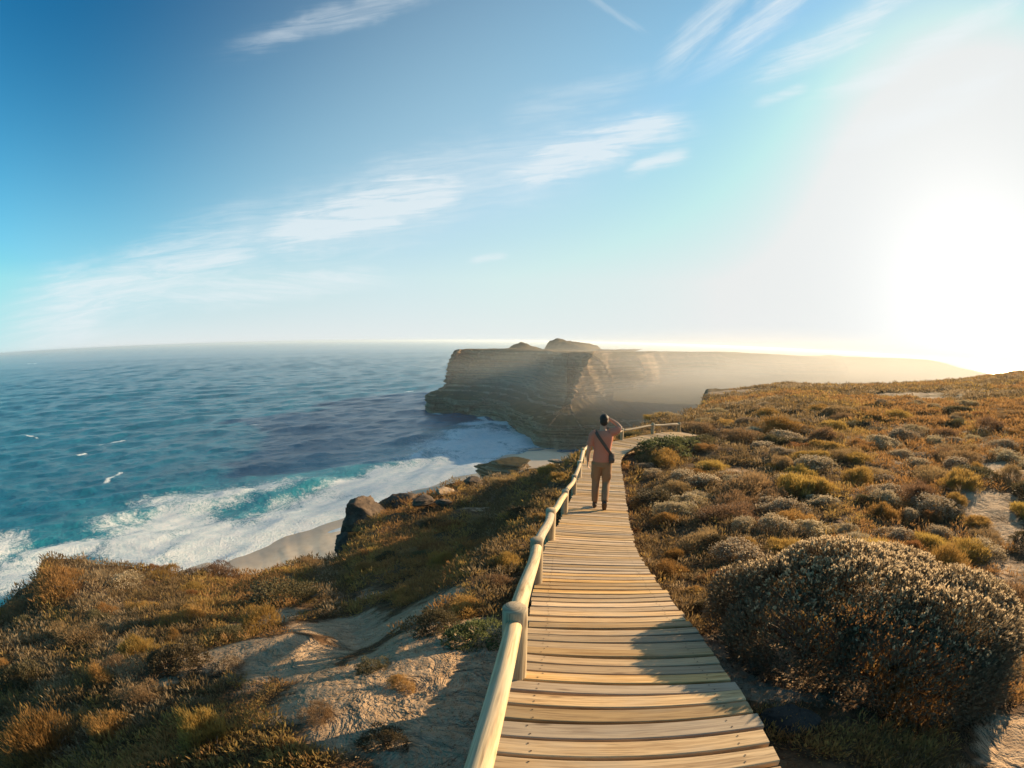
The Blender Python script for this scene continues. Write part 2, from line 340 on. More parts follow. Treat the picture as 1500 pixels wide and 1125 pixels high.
def mat_wood(name, light, dark, weather):
    m, t, out = material(name); uv = t.node('ShaderNodeUVMap').outputs[0]; pid = t.attr('plank')
    uz = t.sep(uv); v3 = t.comb(uz[0], uz[1], t.math('MULTIPLY', pid, 37.))
    grain = t.noise(t.scale(v3, 1.3, 26, 1), 1.6, 6, .62, 1.1); fib = t.noise(t.scale(v3, 5, 150, 1), 1.2, 3, .6)
    blot = t.noise(t.scale(v3, 1.2, 4, 1), 1.5, 4, .6)
    c = t.mix(t.ramp(grain, .36, .68), light, dark); c = t.mix(t.ramp(fib, .5, .72, 0., .75), c, tuple(.45 * k for k in dark)); crk = t.noise(t.scale(v3, 1.1, 60, 1), 1., 4, .6); c = t.mix(t.ramp(crk, .66, .72, 0., .8), c, (.06, .035, .018))
    c = t.mix(t.ramp(blot, .45, .75, 0., .7), c, weather)
    c = t.mix(t.math('MULTIPLY', t.ramp(t.math('FRACT', t.math('MULTIPLY', pid, 13.7)),   .35, 1.), .4), c, t.mix(grain, (.40, .345, .27), (.22, .18, .135)))
    vo = t.node('ShaderNodeTexVoronoi'); t.put(vo.inputs['Vector'], t.scale(v3, 2.6, 9, 1)); vo.inputs['Scale'].default_value = 1.; vo.inputs['Randomness'].default_value = 1.
    knot = t.ramp(t.math('ADD', vo.outputs['Distance'], t.math('MULTIPLY', grain, .1)), .09, .2, 1., 0.)
    c = t.mix(t.math('MULTIPLY', knot, .65), c, (.12, .065, .03))
    hs = t.node('ShaderNodeHueSaturation'); t.put(hs.inputs['Color'], c); t.put(hs.inputs['Value'], t.math('MULTIPLY_ADD', pid, .62, .64))
    t.put(hs.inputs['Saturation'], t.math('MULTIPLY_ADD', t.math('FRACT', t.math('MULTIPLY', pid, 7.3)), .35, .82))
    principled(t, out, hs.outputs[0], .72, t.math('ADD', grain, t.math('MULTIPLY', fib, .5)), .35, .004, .25); return m
def mat_plain(name, c1, c2, sc=20, rough=.8, bump=.3):
    m, t, out = material(name); pos = t.node('ShaderNodeTexCoord').outputs['Object']; n = t.noise(pos, sc, 4, .6)
    principled(t, out, t.mix(n, c1, c2), rough, n, bump, .006); return m
M_GROUND = mat_ground()
M_CLIFF = mat_cliff('headland_rock', (.38, .26, .165), (.22, .145, .09), (.46, .34, .23))
M_HILL = mat_cliff('hill_heath', (.2, .14, .065), (.15, .105, .05), (.26, .18, .095))
M_ROCKD = mat_rock('dark_rock', (.08, .06, .045), (.16, .115, .08)); M_ROCKK = mat_rock('black_rock', (.03, .024, .02), (.055, .045, .036), 3); M_ROCKP = mat_rock('pale_rock', (.42, .31, .20), (.29, .20, .13), .6)
M_BARK = mat_bark()
LEAF = {'grey': mat_leaf('grey_leaf', (.24, .175, .095), (.37, .28, .165), .45), 'golden': mat_leaf('golden_leaf', (.25, .15, .04), (.37, .23, .07), .55),
        'green': mat_leaf('green_leaf', (.09, .10, .035), (.17, .17, .07), .45), 'brown': mat_leaf('brown_leaf', (.20, .125, .06), (.30, .19, .095), .5),
        'dark': mat_leaf('dark_leaf', (.085, .07, .035), (.15, .115, .055), .4), 'rust': mat_leaf('rust_leaf', (.27, .14, .045), (.38, .21, .075), .5)}
M_FLOWER = mat_leaf('pale_flower', (.50, .40, .27), (.68, .56, .39), .45, hue=.01)
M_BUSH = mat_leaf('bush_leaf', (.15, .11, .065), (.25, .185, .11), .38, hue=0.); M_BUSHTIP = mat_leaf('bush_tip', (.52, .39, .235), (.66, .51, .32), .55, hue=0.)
M_DECK = mat_wood('deck_wood', (.63, .425, .215), (.36, .215, .095), (.47, .36, .235)); M_POLE = mat_wood('pole_wood', (.54, .41, .24), (.31, .215, .115), (.42, .345, .24))

# ------------------------------------------------------------------ ground sheet
SAND = []
def sandpatch(px, py, r, s=1.):
    p = on_ground(px, py); SAND.append((p[0], p[1], r, s))
for q in [(690, 1000, .55), (640, 960, .9), (560, 925, .8, .9), (590, 1000, .6), (480, 920, 1.0, .8), (430, 960, .7, .9), (330, 955, .6, .9), (610, 1080, .35, .9), (520, 880, 1.2, .5), (640, 1110, .3, 1.), (250, 990, .4, .6), (500, 1000, .6, .8), (540, 1050, .4, .8), (660, 1060, .4, .9), (400, 905, .9, .6), (460, 985, .5, .6), (380, 1010, .4, .5), (620, 890, .8, .6),
          (700, 960, .6), (1090, 960, .5), (1130, 1000, .4, .8), (1200, 1010, .5, .6), (1490, 1100, .6, .8), (1440, 1110, .4, .5), (1450, 690, 1.6, 1.), (1440, 735, 1.3, .8), (1475, 780, .9, .8), (1470, 830, .7, .7), (1290, 690, .8, .5), (1080, 690, .9, .55),
          (1380, 715, .6, .5), (1480, 860, .6, .7), (1000, 606, 2.0, 1.), (1040, 608, 2.5, .9), (1070, 600, 2.5, .9), (1065, 572, 9, 1.), (1100, 565, 9, .8), (1330, 578, 6, .9), (1370, 584, 4, .8), (1000, 690, .6, .5), (955, 690, .5, .6),
          (700, 745, 1.5, .5), (540, 840, 1.6, .3)]:
    sandpatch(*q)
def build_ground():
    az = np.r_[np.arange(-180, -84, 3.), np.arange(-84, 84, .3), np.arange(84, 180.1, 3.)]
    D = np.exp(np.linspace(math.log(.3), math.log(600), 430))
    A, DD = np.meshgrid(np.radians(az), D, indexing='ij'); X = DD * np.sin(A); Y = DD * np.cos(A)
    Z = ground(X.ravel(), Y.ravel()).reshape(X.shape)
    V = np.stack([X, Y, Z], -1).reshape(-1, 3)
    x, y = V[:, 0], V[:, 1]; sand = np.full(len(V), .12)
    sand += .1 * sstep(0, 30, -x + 3)
    for sx, sy, r, s in SAND:
        sand = np.maximum(sand, s * np.exp(-((x - sx) ** 2 + (y - sy) ** 2) / (r * r)) * 1.05)
    dz = np.gradient(Z, axis=1) / np.gradient(DD, axis=1); rock = sstep(.75, 1.3, np.abs(dz)).ravel()
    far = sstep(28, 60, DD).ravel() * (1 - rock) * (1 - sstep(.4, .8, sand))
    me = mesh_np('ground', V, grid_faces(*X.shape)[:, ::-1], {'sand': sand, 'rock': rock, 'far': far}, True)
    tag(link('ground', me, M_GROUND), kind='structure')
build_ground()

# ------------------------------------------------------------------ sea
def build_sea():
    az = np.r_[np.arange(-180, -72, 4.), np.arange(-72, 12, .16), np.arange(12, 76, .8), np.arange(76, 180.1, 4.)]
    D = np.r_[np.exp(np.linspace(math.log(60), math.log(900), 620)), np.exp(np.linspace(math.log(906), math.log(6000), 300)), np.exp(np.linspace(math.log(6400), math.log(60000), 40))]
    A, DD = np.meshgrid(np.radians(az), D, indexing='ij'); X = DD * np.sin(A); Y = DD * np.cos(A)
    x, y = X.ravel(), Y.ravel(); d = DD.ravel()
    P = lambda px, py: on_plane(px, py, -60)[:2]
    a, b = P(130, 660), P(560, 612); tdir = (b - a) / np.linalg.norm(b - a); n = np.array([-tdir[1], tdir[0]])
    ph = x * n[0] + y * n[1]; al = x * tdir[0] + y * tdir[1]
    w = 46 * (fbm(x / 150, y / 150, 4) - .5)
    amp = 1.5 * sstep(.3, .75, fbm(x / 110 + 7, y / 110 + 3, 3)) + .12
    q = (ph + w) / 46 * 2 * math.pi
    Z = amp * .5 * (np.maximum(np.sin(q), -.6) + .25 * np.sin(2 * q + .6)) * (1 - sstep(900, 2500, d))
    step = np.maximum(d * .0058, .2 * d * math.pi / 180); g = np.random.default_rng(17); base = math.atan2(n[1], n[0]); xw = x + 8 * fbm(x / 40, y / 40, 2); yw = y + 8 * fbm(x / 40 + 9, y / 40, 2)
    for lam in np.geomspace(5.5, 58, 26):
        th = base + g.normal(0, .38); kx, ky = math.cos(th) * 2 * math.pi / lam, math.sin(th) * 2 * math.pi / lam
        wv = np.sin(xw * kx + yw * ky + g.random() * 6.28); Z += .0062 * lam * (wv + .35 * wv * wv) * (1 - sstep(.22, .4, step / lam)) * (.5 + fbm(x / (lam * 5) + lam, y / (lam * 5), 2))
    foam = np.zeros(len(x)); shallow = np.zeros(len(x))
    def blob(px, py, rx, ry, s):      # a patch of surf, metres along and across the swell
        c = P(px, py); u = ((x - c[0]) * tdir[0] + (y - c[1]) * tdir[1]) / 1.4; v = ((x - c[0]) * n[0] + (y - c[1]) * n[1]) / 1.4
        return s * np.exp(-((u / rx) ** 2 + (v / ry) ** 2) ** 1.2)
    for q_ in [(215, 800, 13, 16, 1.), (260, 765, 12, 14, .9), (300, 800, 16, 16, 1.0), (370, 790, 16, 14, .95), (430, 765, 14, 14, .95), (490, 740, 14, 13, 1.), (530, 715, 14, 12, 1.0),
               (575, 695, 11, 10, 1.05), (620, 700, 16, 12, .9), (560, 735, 14, 14, 1.0), (600, 715, 14, 10, 1.0), (470, 775, 16, 12, 1.0), (455, 735, 18, 8, .6), (285, 740, 14, 9, .6), (340, 825, 14, 10, 1.), (110, 805, 10, 5, .95), (40, 830, 9, 7, .7), (0, 805, 10, 12, .7), (20, 845, 12, 10, .8), (70, 812, 10, 5, .8), (330, 728, 18, 11, .62), (400, 716, 16, 9, .55), (240, 735, 14, 9, .5), (180, 765, 12, 9, .6),
               (690, 655, 24, 24, .98), (722, 642, 20, 26, 1.05), (655, 684, 24, 18, 1.0), (752, 648, 12, 18, 1.05), (705, 620, 16, 10, .85), (690, 690, 16, 14, .9), (640, 700, 16, 12, .95), (745, 622, 10, 8, 1.)]:
        foam = np.maximum(foam, blob(*q_))
    def line(p0, p1, wd, s):
        nonlocal foam
        c0, c1 = P(*p0), P(*p1); e = c1 - c0; L = np.linalg.norm(e); e /= L; u = (x - c0[0]) * e[0] + (y - c0[1]) * e[1]; v = -(x - c0[0]) * e[1] + (y - c0[1]) * e[0]
        v = v + 3 * (fbm(x / 9, y / 9, 3) - .5)
        k = s * (.1 + 1.3 * fbm(x / 3.5 + 3, y / 3.5, 4)) * np.exp(-(v / wd / 1.1) ** 2) * sstep(-.1, .1, u / L) * (1 - sstep(.9, 1.1, u / L)); foam = np.maximum(foam, k)
    for l_ in [((600, 677), (692, 633), 2.6, 1.1), ((125, 655), (185, 645), 2, .8), ((345, 625), (382, 624), 1.8, .9), ((590, 575), (612, 572), 4, 1.1), ((154, 712), (178, 692), 1.6, .9), ((115, 671), (128, 667), 2.2, 1.1),
               ((30, 640), (56, 644), 1.8, .8), ((36, 533), (56, 533), 9, 1.0), ((630, 606), (650, 608), 2, 1.), ((700, 612), (735, 618), 3, 1.), ((735, 622), (772, 640), 3, 1.0)]:
        line(*l_)
    # lines of surf behind the breaking waves
    def roller(p0, p1, h, wd):
        nonlocal Z
        c0, c1 = P(*p0), P(*p1); e = c1 - c0; L = np.linalg.norm(e); e /= L; u = ((x - c0[0]) * e[0] + (y - c0[1]) * e[1]) / L; v = -(x - c0[0]) * e[1] + (y - c0[1]) * e[0]
        v = v + 4 * (fbm(x / 25, y / 25, 2) - .5)
        Z = Z + h * np.exp(-(v / np.where(v > 0, wd * 1.8, wd)) ** 2) * sstep(0, .35, u) * (1 - sstep(.65, 1, u))
    for r_ in [((350, 750), (500, 700), 2.0, 3.2), ((590, 682), (700, 632), 1.4, 3), ((310, 735), (375, 722), 1., 3), ((560, 655), (640, 632), 1.4, 4)]:
        roller(*r_)
    for q_ in [(330, 740, 40, 30, 1.), (200, 770, 30, 30, .8), (420, 715, 40, 24, 1.), (560, 690, 40, 24, .9), (80, 800, 24, 24, .6), (480, 680, 45, 20, .6), (650, 670, 50, 40, 1.), (720, 640, 40, 40, 1.)]:
        shallow = np.maximum(shallow, blob(*q_))
    foam = foam * (.62 + .75 * fbm(x / 11 + 2, y / 11, 4)); shallow = shallow * (.5 + .8 * fbm(x / 30, y / 30 + 4, 3))
    V = np.stack([x, y, Z - 60], 1)
    me = mesh_np('sea', V, grid_faces(*X.shape)[:, ::-1], {'foam': foam, 'shallow': shallow}, True)
    m, t, out = material('sea_water'); pos = t.node('ShaderNodeNewGeometry').outputs['Position']
    n1 = t.noise(t.scale(pos, 1, 1, .2), .05, 5, .6); n2 = t.noise(pos, .55, 8, .72); n3 = t.noise(pos, 1.6, 5, .65, .8)
    deep = t.mix(t.ramp(n1, .35, .65), (.004, .09, .15), (.009, .135, .21)); c = t.mix(t.ramp(t.attr('shallow'), .1, 1.), deep, (.02, .22, .27))
    lace = t.math('ADD', t.math('ADD', t.math('MULTIPLY', t.noise(pos, .3, 8, .72, 1.9), .35), t.math('MULTIPLY', t.noise(pos, .085, 7, .7, 2.2), .35)), t.math('MULTIPLY', n3, .3))
    ff = t.attr('foam'); fo = t.ramp(t.math('ADD', t.math('MULTIPLY', ff, .78), t.math('MULTIPLY', t.math('SUBTRACT', lace, .5), 1.9)), .2, .56)
    fo = t.math('MULTIPLY', fo, t.ramp(ff, .06, .3))
    bump = t.math('ADD', t.math('MULTIPLY', t.noise(pos, .16, 6, .6), 1.6), t.math('MULTIPLY', n2, .5))
    water = principled(t, None, c, .2, bump, .9, 1.1, .3); fm = principled(t, None, t.mix(t.ramp(lace, .35, .62), (.50, .64, .68), (.84, .85, .84)), .9, t.math('ADD', n3, lace), .9, .8, .2)
    mx = t.node('ShaderNodeMixShader'); t.put(mx.inputs[0], fo); t.l.new(water, mx.inputs[1]); t.l.new(fm, mx.inputs[2]); t.l.new(mx.outputs[0], out.inputs['Surface'])
    tag(link('sea', me, m), kind='structure')
build_sea()

# ------------------------------------------------------------------ beach
def build_beach():
    pts = [(-72, 118), (-60, 118), (-45, 118)]
    for px, py in [(332, 842), (385, 820), (430, 797), (470, 780), (530, 762), (575, 735), (640, 715), (700, 692), (742, 672), (772, 662)]:
        p = on_plane(px, py, -59.6); pts.append((math.degrees(math.atan2(p[0], p[1])), math.hypot(p[0], p[1])))
    pts += [(5, 250), (12, 230)]
    a = np.linspace(-72, 12, 420); Ds = 6 + np.interp(a, [p[0] for p in pts], [p[1] for p in pts]) + 3 * (fbm(a * .5, a * 0 + 3, 3) - .5)
    off = np.array([-75, -50, -30, -20, -12, -6, -2, 2, 8, 25]); zz = np.array([-50, -54.5, -57, -57.9, -58.6, -59.1, -59.35, -59.7, -60.6, -63])
    off2 = np.interp(np.linspace(0, 9, 60), range(10), off); zz2 = np.interp(np.linspace(0, 9, 60), range(10), zz)
    DD = Ds[:, None] + off2[None]; A = np.radians(a)[:, None]; X = DD * np.sin(A); Y = DD * np.cos(A); Z = np.broadcast_to(zz2[None], X.shape) + .3 * (fbm(X / 6, Y / 6, 3) - .5)
    wet = np.broadcast_to(sstep(-14, -3, off2)[None], X.shape)
    me = mesh_np('beach', np.stack([X, Y, Z], -1).reshape(-1, 3), grid_faces(*X.shape)[:, ::-1], {'wet': wet.ravel()}, True)
    m, t, out = material('beach_sand'); pos = t.node('ShaderNodeNewGeometry').outputs['Position']; n = t.noise(pos, .4, 5, .6)
    c = t.mix(t.ramp(n, .3, .7), (.72, .56, .39), (.64, .48, .32)); c = t.mix(t.math('MULTIPLY', t.attr('wet'), .7), c, (.34, .26, .18))
    principled(t, out, c, t.math('MULTIPLY_ADD', t.attr('wet'), -.45, .9), n, .3, .3, .3)
    tag(link('beach', me, m), kind='structure')
build_beach()

# ------------------------------------------------------------------ headland, far hills
def build_headland():
    def b(px, py): p = on_plane(px, py, -60); return (p[0], p[1])
    def pa(a, D): return (D * math.sin(R(a)), D * math.cos(R(a)))
    B = [(150, 660), (40, 560), (-20, 500), (-58, 440), (-74, 402), b(627, 604), b(655, 607), b(700, 611), b(732, 616), b(772, 640), pa(3.4, 262), pa(7.5, 256), pa(12, 266), pa(16, 284), pa(19, 297), pa(21.5, 306), pa(25, 326), pa(31, 355), pa(38, 390), pa(46, 430)]
    top = [-14, -12, -10, -9.5, -9, -9.2, -8.6, -8.2, -8, -7.6, -7.3, -7.6, -8.4, -8.2, -6.6, -6.6, -6.4, -6.2, -6.4, -7]
    C = catmull(np.c_[np.array(B), np.array(top)], 60); n = len(C)
    T = np.gradient(C[:, :2], axis=0); T /= np.linalg.norm(T, axis=1)[:, None]; N = np.stack([-T[:, 1], T[:, 0]], 1)
    for _ in range(90): N[1:-1] = (N[:-2] + N[1:-1] * 2 + N[2:]) / 4
    N /= np.linalg.norm(N, axis=1)[:, None]
    s = np.r_[0, np.cumsum(np.linalg.norm(np.diff(C[:, :2], axis=0), axis=1))]
    f = np.linspace(-.06, 1, 170); prof_f = [-.06, 0, .22, .27, .33, .43, .47, .7, .9, 1]; prof_o = [-1, 0, 1.2, 2.5, 10, 19, 21, 24, 28, 31]
    o = np.interp(f, prof_f, prof_o)
    F, S = np.meshgrid(f, s); rim = C[:, 2][:, None]
    big = 1 + .25 * (fbm(S / 50, S * 0 + 1, 3) - .5) * 2; rim = rim + 2.2 * (fbm(S / 28, S * 0 + 5, 4) - .5)
    ci = (np.arange(n) / 60.)[:, None]; soft = sstep(8, 17, ci)            # to the right the cliff lies back into a slope
    wav = 5 * (fbm(S / 34 + 3, F * .6, 3) - .5) + soft * (22 * (fbm(S / 45 + 8, F * .4, 3) - .5) + 11 * (fbm(S / 13, F * 1.5, 4) - .5))
    lay = F * 15 + 2.6 * fbm(S / 60, F * 2, 4) + 1.2 * fbm(F * 6, S / 400, 2); hard = vnoise(np.floor(lay) * 3.7 + 5, S / 60 + np.floor(lay) * 11) - .5
    strata = 3.1 * hard + 1.2 * (np.abs((lay % 1) - .5) - .25) * -3 + 5.2 * (fbm(S / 7, F * 4.2, 5, .58) - .5) - 2.6 * (np.abs(vnoise(S / 9 + 4, F * 2.5) - .5) < .06) * (vnoise(S / 30, F * 3) > .35)
    strata = strata * (1 - .55 * soft); big = big + soft * 1.5
    Z = -60 + F * (rim + 60)
    O = o[None] * big + (wav + strata) * sstep(-.02, .08, F) * (1 - .6 * sstep(.93, 1, F))
    X = C[:, 0][:, None] + N[:, 0][:, None] * O; Y = C[:, 1][:, None] + N[:, 1][:, None] * O
    rows = [(X, Y, Z)]
    MED = [(170, 600), (90, 500), (10, 462), (-35, 424), (-46, 404), (-44, 402), (-34, 410), (0, 440), (25, 440), (60, 440), (90, 430), (110, 420), (130, 420), (170, 425), (200, 450), (235, 470), (275, 480), (325, 480), (380, 470), (440, 480)]
    Md = catmull(np.c_[np.array(MED, float), np.array(top)], 60)
    for k, dz in ((.06, .3), (.14, .6), (.28, .9), (.45, .9), (.65, .8), (.85, .6), (1., .5)):
        rx, ry = X[:, -1], Y[:, -1]; xx = rx + (Md[:, 0] - rx) * k; yy = ry + (Md[:, 1] - ry) * k
        rows.append((xx[:, None], yy[:, None], (rim[:, -1] * (1 - k) + (-8.6) * k + dz + 1.2 * (fbm(xx / 14, yy / 14, 4) - .5))[:, None]))
    X = np.concatenate([r[0] for r in rows], 1); Y = np.concatenate([r[1] for r in rows], 1); Z = np.concatenate([r[2] for r in rows], 1)
    me = mesh_np('headland', np.stack([X, Y, Z], -1).reshape(-1, 3), grid_faces(*X.shape)[:, ::-1], None, True)
    tag(link('headland', me, M_CLIFF), kind='structure')
build_headland()
def dome_hill(name, px, D, wpx, ytop, ybase, seed, flat=.5):
    c = at(px, ybase, D); w = wpx / FPX * D; zt = at(px, ytop, D)[2]; zb = c[2] - 12
    r = np.linspace(0, 1, 30); a = np.linspace(0, 2 * math.pi, 80, endpoint=False); Rr, A = np.meshgrid(r, a)
    X = c[0] + w * Rr * np.cos(A); Y = c[1] + 2. * w * Rr * np.sin(A); sk = Rr * (1 - .25 * np.cos(A)) ; h = (1 - np.clip(sk, 0, 1) ** (1.5 + flat * 3)) * (1 - .22 * Rr * np.cos(A))
    Z = zb + (zt - zb) * h + .16 * (zt - zb) * (fbm(X / 9 + seed, Y / 9, 4) - .5) * 2 * sstep(0, .2, 1 - Rr)
    n, m_ = X.shape; i = np.arange(n * m_).reshape(n, m_); j = np.roll(i, -1, 0)
    Fq = np.stack([i[:, :-1], i[:, 1:], j[:, 1:], j[:, :-1]], -1).reshape(-1, 4)
    tag(link(name, mesh_np(name, np.stack([X, Y, Z], -1).reshape(-1, 3), Fq, None, True), M_HILL), kind='structure')
dome_hill('hill', 766, 520, 46, 503.5, 515, 1, .1); dome_hill('hill', 832, 560, 52, 500.5, 516, 5, .9)
def build_ridge():
    pts = [(900, 527), (940, 524), (985, 519.5), (1020, 518), (1060, 518), (1110, 520), (1160, 521), (1200, 521), (1215, 519.5), (1235, 522), (1290, 524), (1330, 525), (1360, 527), (1385, 533), (1410, 541), (1500, 560)]
    px = np.linspace(900, 1500, 260); py = np.interp(px, [p[0] for p in pts], [p[1] for p in pts])
    rows = []
    for D, k in ((330, 0), (420, .35), (560, .72), (700, .92), (800, 1), (900, .97), (1050, .6), (1300, 0)):
        P = []
        for x_, y_ in zip(px, py):
            d = ray(x_, y_); a_ = math.atan2(d[0], d[1]); zt = 800 * d[2] / math.hypot(d[0], d[1]); Dk = D - 60 * math.sin(a_ * 5)
            z0 = -34 if D < 800 else -62
            P.append((Dk * math.sin(a_), Dk * math.cos(a_), z0 + (zt - z0) * k))
        rows.append(P)
    rows = np.array(rows); u = np.linspace(0, len(rows) - 1, 60); V = np.stack([np.stack([np.interp(u, range(len(rows)), rows[:, i, c]) for c in range(3)], -1) for i in range(len(px))])
    V[:, :, 2] += 1.6 * (fbm(V[:, :, 0] / 40, V[:, :, 1] / 40, 4) - .5)
    tag(link('hill', mesh_np('hill', V.reshape(-1, 3), grid_faces(len(px), 60), None, True), M_HILL), kind='structure')
build_ridge()

M_NAIL = mat_plain('rusty_steel', (.035, .022, .016), (.07, .04, .025), 60, .6)
# ------------------------------------------------------------------ boardwalk
class MB:
    """quads with uv and a per-face number, linked as one mesh"""
    def __init__(s): s.V = []; s.U = []; s.F = []; s.A = []; s.n = 0
    def strip(s, rows, uvs, pid=0., close=False):
        rows = np.asarray(rows, float); n, m = rows.shape[:2]
        f = grid_faces(n, m) + s.n; s.V.append(rows.reshape(-1, 3)); s.U.append(np.asarray(uvs, float).reshape(-1, 2)); s.F.append(f); s.A.append(np.full(len(f), pid)); s.n += n * m
    def build(s, name, mat, parent=None, smooth=False):
        V = np.vstack(s.V); U = np.vstack(s.U); F = np.vstack(s.F); me = mesh_np(name, V, F, {'plank': np.concatenate(s.A)}, smooth)
        uv = me.uv_layers.new(name='UVMap'); li = np.empty(len(me.loops), np.int32); me.loops.foreach_get('vertex_index', li); uv.data.foreach_set('uv', U[li].astype(np.float32).ravel())
        return link(name, me, mat, parent)
def tube(mb, pts, rad, seg=16, pid=0., uv0=0., cap=(True, True), squash=None):
    """round bar through pts; radius per point; rounded ends"""
    pts = np.asarray(pts, float); rad = np.broadcast_to(np.asarray(rad, float), (len(pts),)).copy()
    T = np.gradient(pts, axis=0); T /= np.linalg.norm(T, axis=1)[:, None]
    P, Rr, TT = list(pts), list(rad), list(T)
    if cap[0]:
        P = [pts[0] - T[0] * rad[0] * .0, pts[0] - T[0] * rad[0] * .0] + P; Rr = [1e-4, rad[0] * .86] + Rr; TT = [T[0], T[0]] + TT; P[2] = pts[0] + T[0] * rad[0] * .14
    if cap[1]:
        P[-1] = pts[-1] - T[-1] * rad[-1] * .14; P += [pts[-1], pts[-1]]; Rr += [rad[-1] * .86, 1e-4]; TT += [T[-1], T[-1]]
    P = np.array(P); Rr = np.array(Rr); TT = np.array(TT)
    ref = np.array([0, 0, 1.]) if abs(TT[0][2]) < .8 else np.array([0, 1., 0])
    a = np.linspace(0, 2 * math.pi, seg + 1); rows = []; uvs = []; L = uv0
    for i in range(len(P)):
        u = np.cross(ref, TT[i]); u /= np.linalg.norm(u); v = np.cross(TT[i], u)
        if i: L += np.linalg.norm(P[i] - P[i - 1])
        k = 1 + .035 * np.sin(a * 2 + pid * 30) + .02 * np.sin(a * 3 + L * 4)
        rows.append(P[i] + Rr[i] * k[:, None] * (np.cos(a)[:, None] * u + np.sin(a)[:, None] * v)); uvs.append(np.stack([np.full(seg + 1, L), a / (2 * math.pi) * 2 * math.pi * max(Rr[i], .02)], -1))
    mb.strip(rows, uvs, pid)
BW = 1.13
boardwalk = empty('boardwalk', (0, 0, 0)); tag(boardwalk, 'pale timber plank boardwalk running down the slope and bending right', 'boardwalk')
def build_deck():
    mb = MB(); nm = MB(); s = .15; pitch = .1155
    while s < _seg[-1] - .1:
        w = pitch - rng.uniform(.012, .021); p, t = path_at(s); t3 = t / np.linalg.norm(t)
        r = np.array([t[1], -t[0], 0]); r /= np.linalg.norm(r); ya = rng.normal(0, .005); r = r * math.cos(ya) + np.array([t[0], t[1], 0]) * math.sin(ya)
        nrm = np.cross(r, t3); nrm /= np.linalg.norm(nrm); th = .03; c = .004
        l0, l1 = -BW / 2 + rng.normal(0, .009), BW / 2 + rng.normal(0, .012); ctr = p + nrm * rng.normal(0, .0022); roll = rng.normal(0, .012); bow = rng.normal(0, .003)
        prof = [(-w / 2, -th), (-w / 2, -c), (-w / 2 + c, 0), (w / 2 - c, 0), (w / 2, -c), (w / 2, -th)]
        us = np.linspace(l0, l1, 7); pid = rng.random(); rows = []; uv = []
        ends = [(us[0], .0)] + [(u, 1.) for u in us] + [(us[-1], .0)]
        for u, k in ends:
            rows.append([ctr + r * u + t3 * a + nrm * ((b if k else -th) + a * roll + bow * (1 - (2 * u / BW) ** 2)) for a, b in prof]); uv.append([(u + pid * 20, a + .01 * j) for j, (a, b) in enumerate(prof)])
        mb.strip(np.array(rows)[:, ::-1], np.array(uv)[:, ::-1], pid); s += pitch
        for sd in (-.43, .43):
            for a in (-.026, .024):
                c0 = ctr + r * (sd + rng.normal(0, .008)) + t3 * (a + rng.normal(0, .003)) + nrm * (.0022 + a * roll + bow * .3); nr = .0046
                nm.strip([[c0 + (r * math.cos(k) + t3 * math.sin(k)) * q for k in np.linspace(0, 2 * math.pi, 7)] for q in (nr, 1e-4)], np.zeros((2, 7, 2)), .2)
    mb.build('deck', M_DECK, boardwalk); nm.build('nails', M_NAIL, boardwalk)
    for sd in (-.42, .42):
        b = MB(); rows = []; uv = []
        for s in np.arange(.1, _seg[-1] - .1, .3):
            p, t = path_at(s); r = np.array([t[1], -t[0], 0]); r /= np.linalg.norm(r); c = p + r * sd
            rows.append([c + r * a + np.array([0, 0, z]) for a, z in ((-.03, -.033), (.03, -.033), (.03, -.2), (-.03, -.2), (-.03, -.033))]); uv.append([(s, k * .05) for k in range(5)])
        b.strip(rows, uv, .3); b.build('bearer', M_DECK, boardwalk)
build_deck()

def build_rail():
    root = empty('wooden_railing', (0, 0, 0)); tag(root, 'low railing of round timber posts and poles along the seaward side of the boardwalk', 'railing')
    S = [float(_seg[np.argmin((PATH[:, 0] - x) ** 2 + (PATH[:, 1] - y) ** 2)]) for x, y in [(.55, 1.84)]][0]
    tops = []; k = -1
    for k in range(-2, 14):
        s = S + k * 1.93 + (.05 * math.sin(k * 5.1))
        if s > _seg[-1] - .2: break
        p, t = path_at(s); l = np.array([-t[1], t[0], 0]); l /= np.linalg.norm(l); q = p + l * (BW / 2 - .01)
        hgt = .44 + rng.normal(0, .008); mb = MB(); r0 = .062 + rng.normal(0, .003); lean = rng.normal(0, .012, 2)
        zz = np.linspace(-.55, hgt, 12); tube(mb, [q + np.array([lean[0] * z, lean[1] * z, z]) for z in zz], r0 * (1 - .03 * (zz / hgt)), 20, rng.random(), rng.random() * 9)
        o = mb.build('post', M_POLE, root, True); tops.append(q + np.array([0, 0, hgt - .088]))
    for a, b in zip(tops[:-1], tops[1:]):
        d = b - a; L = np.linalg.norm(d); d /= L; mb = MB(); r0 = .045 + rng.normal(0, .002); f = np.linspace(0, 1, 16)
        sag = np.array([0, 0, -.012]) * rng.random(); wv = rng.normal(0, .006, 3)
        pts = [a + d * (.045 + (L - .09) * u) + sag * math.sin(math.pi * u) + wv * math.sin(2 * math.pi * u) for u in f]
        tube(mb, pts, r0 * (1 + .05 * np.sin(f * 3 + rng.random() * 6)), 20, rng.random(), rng.random() * 9); mb.build('rail', M_POLE, root, True)
build_rail()

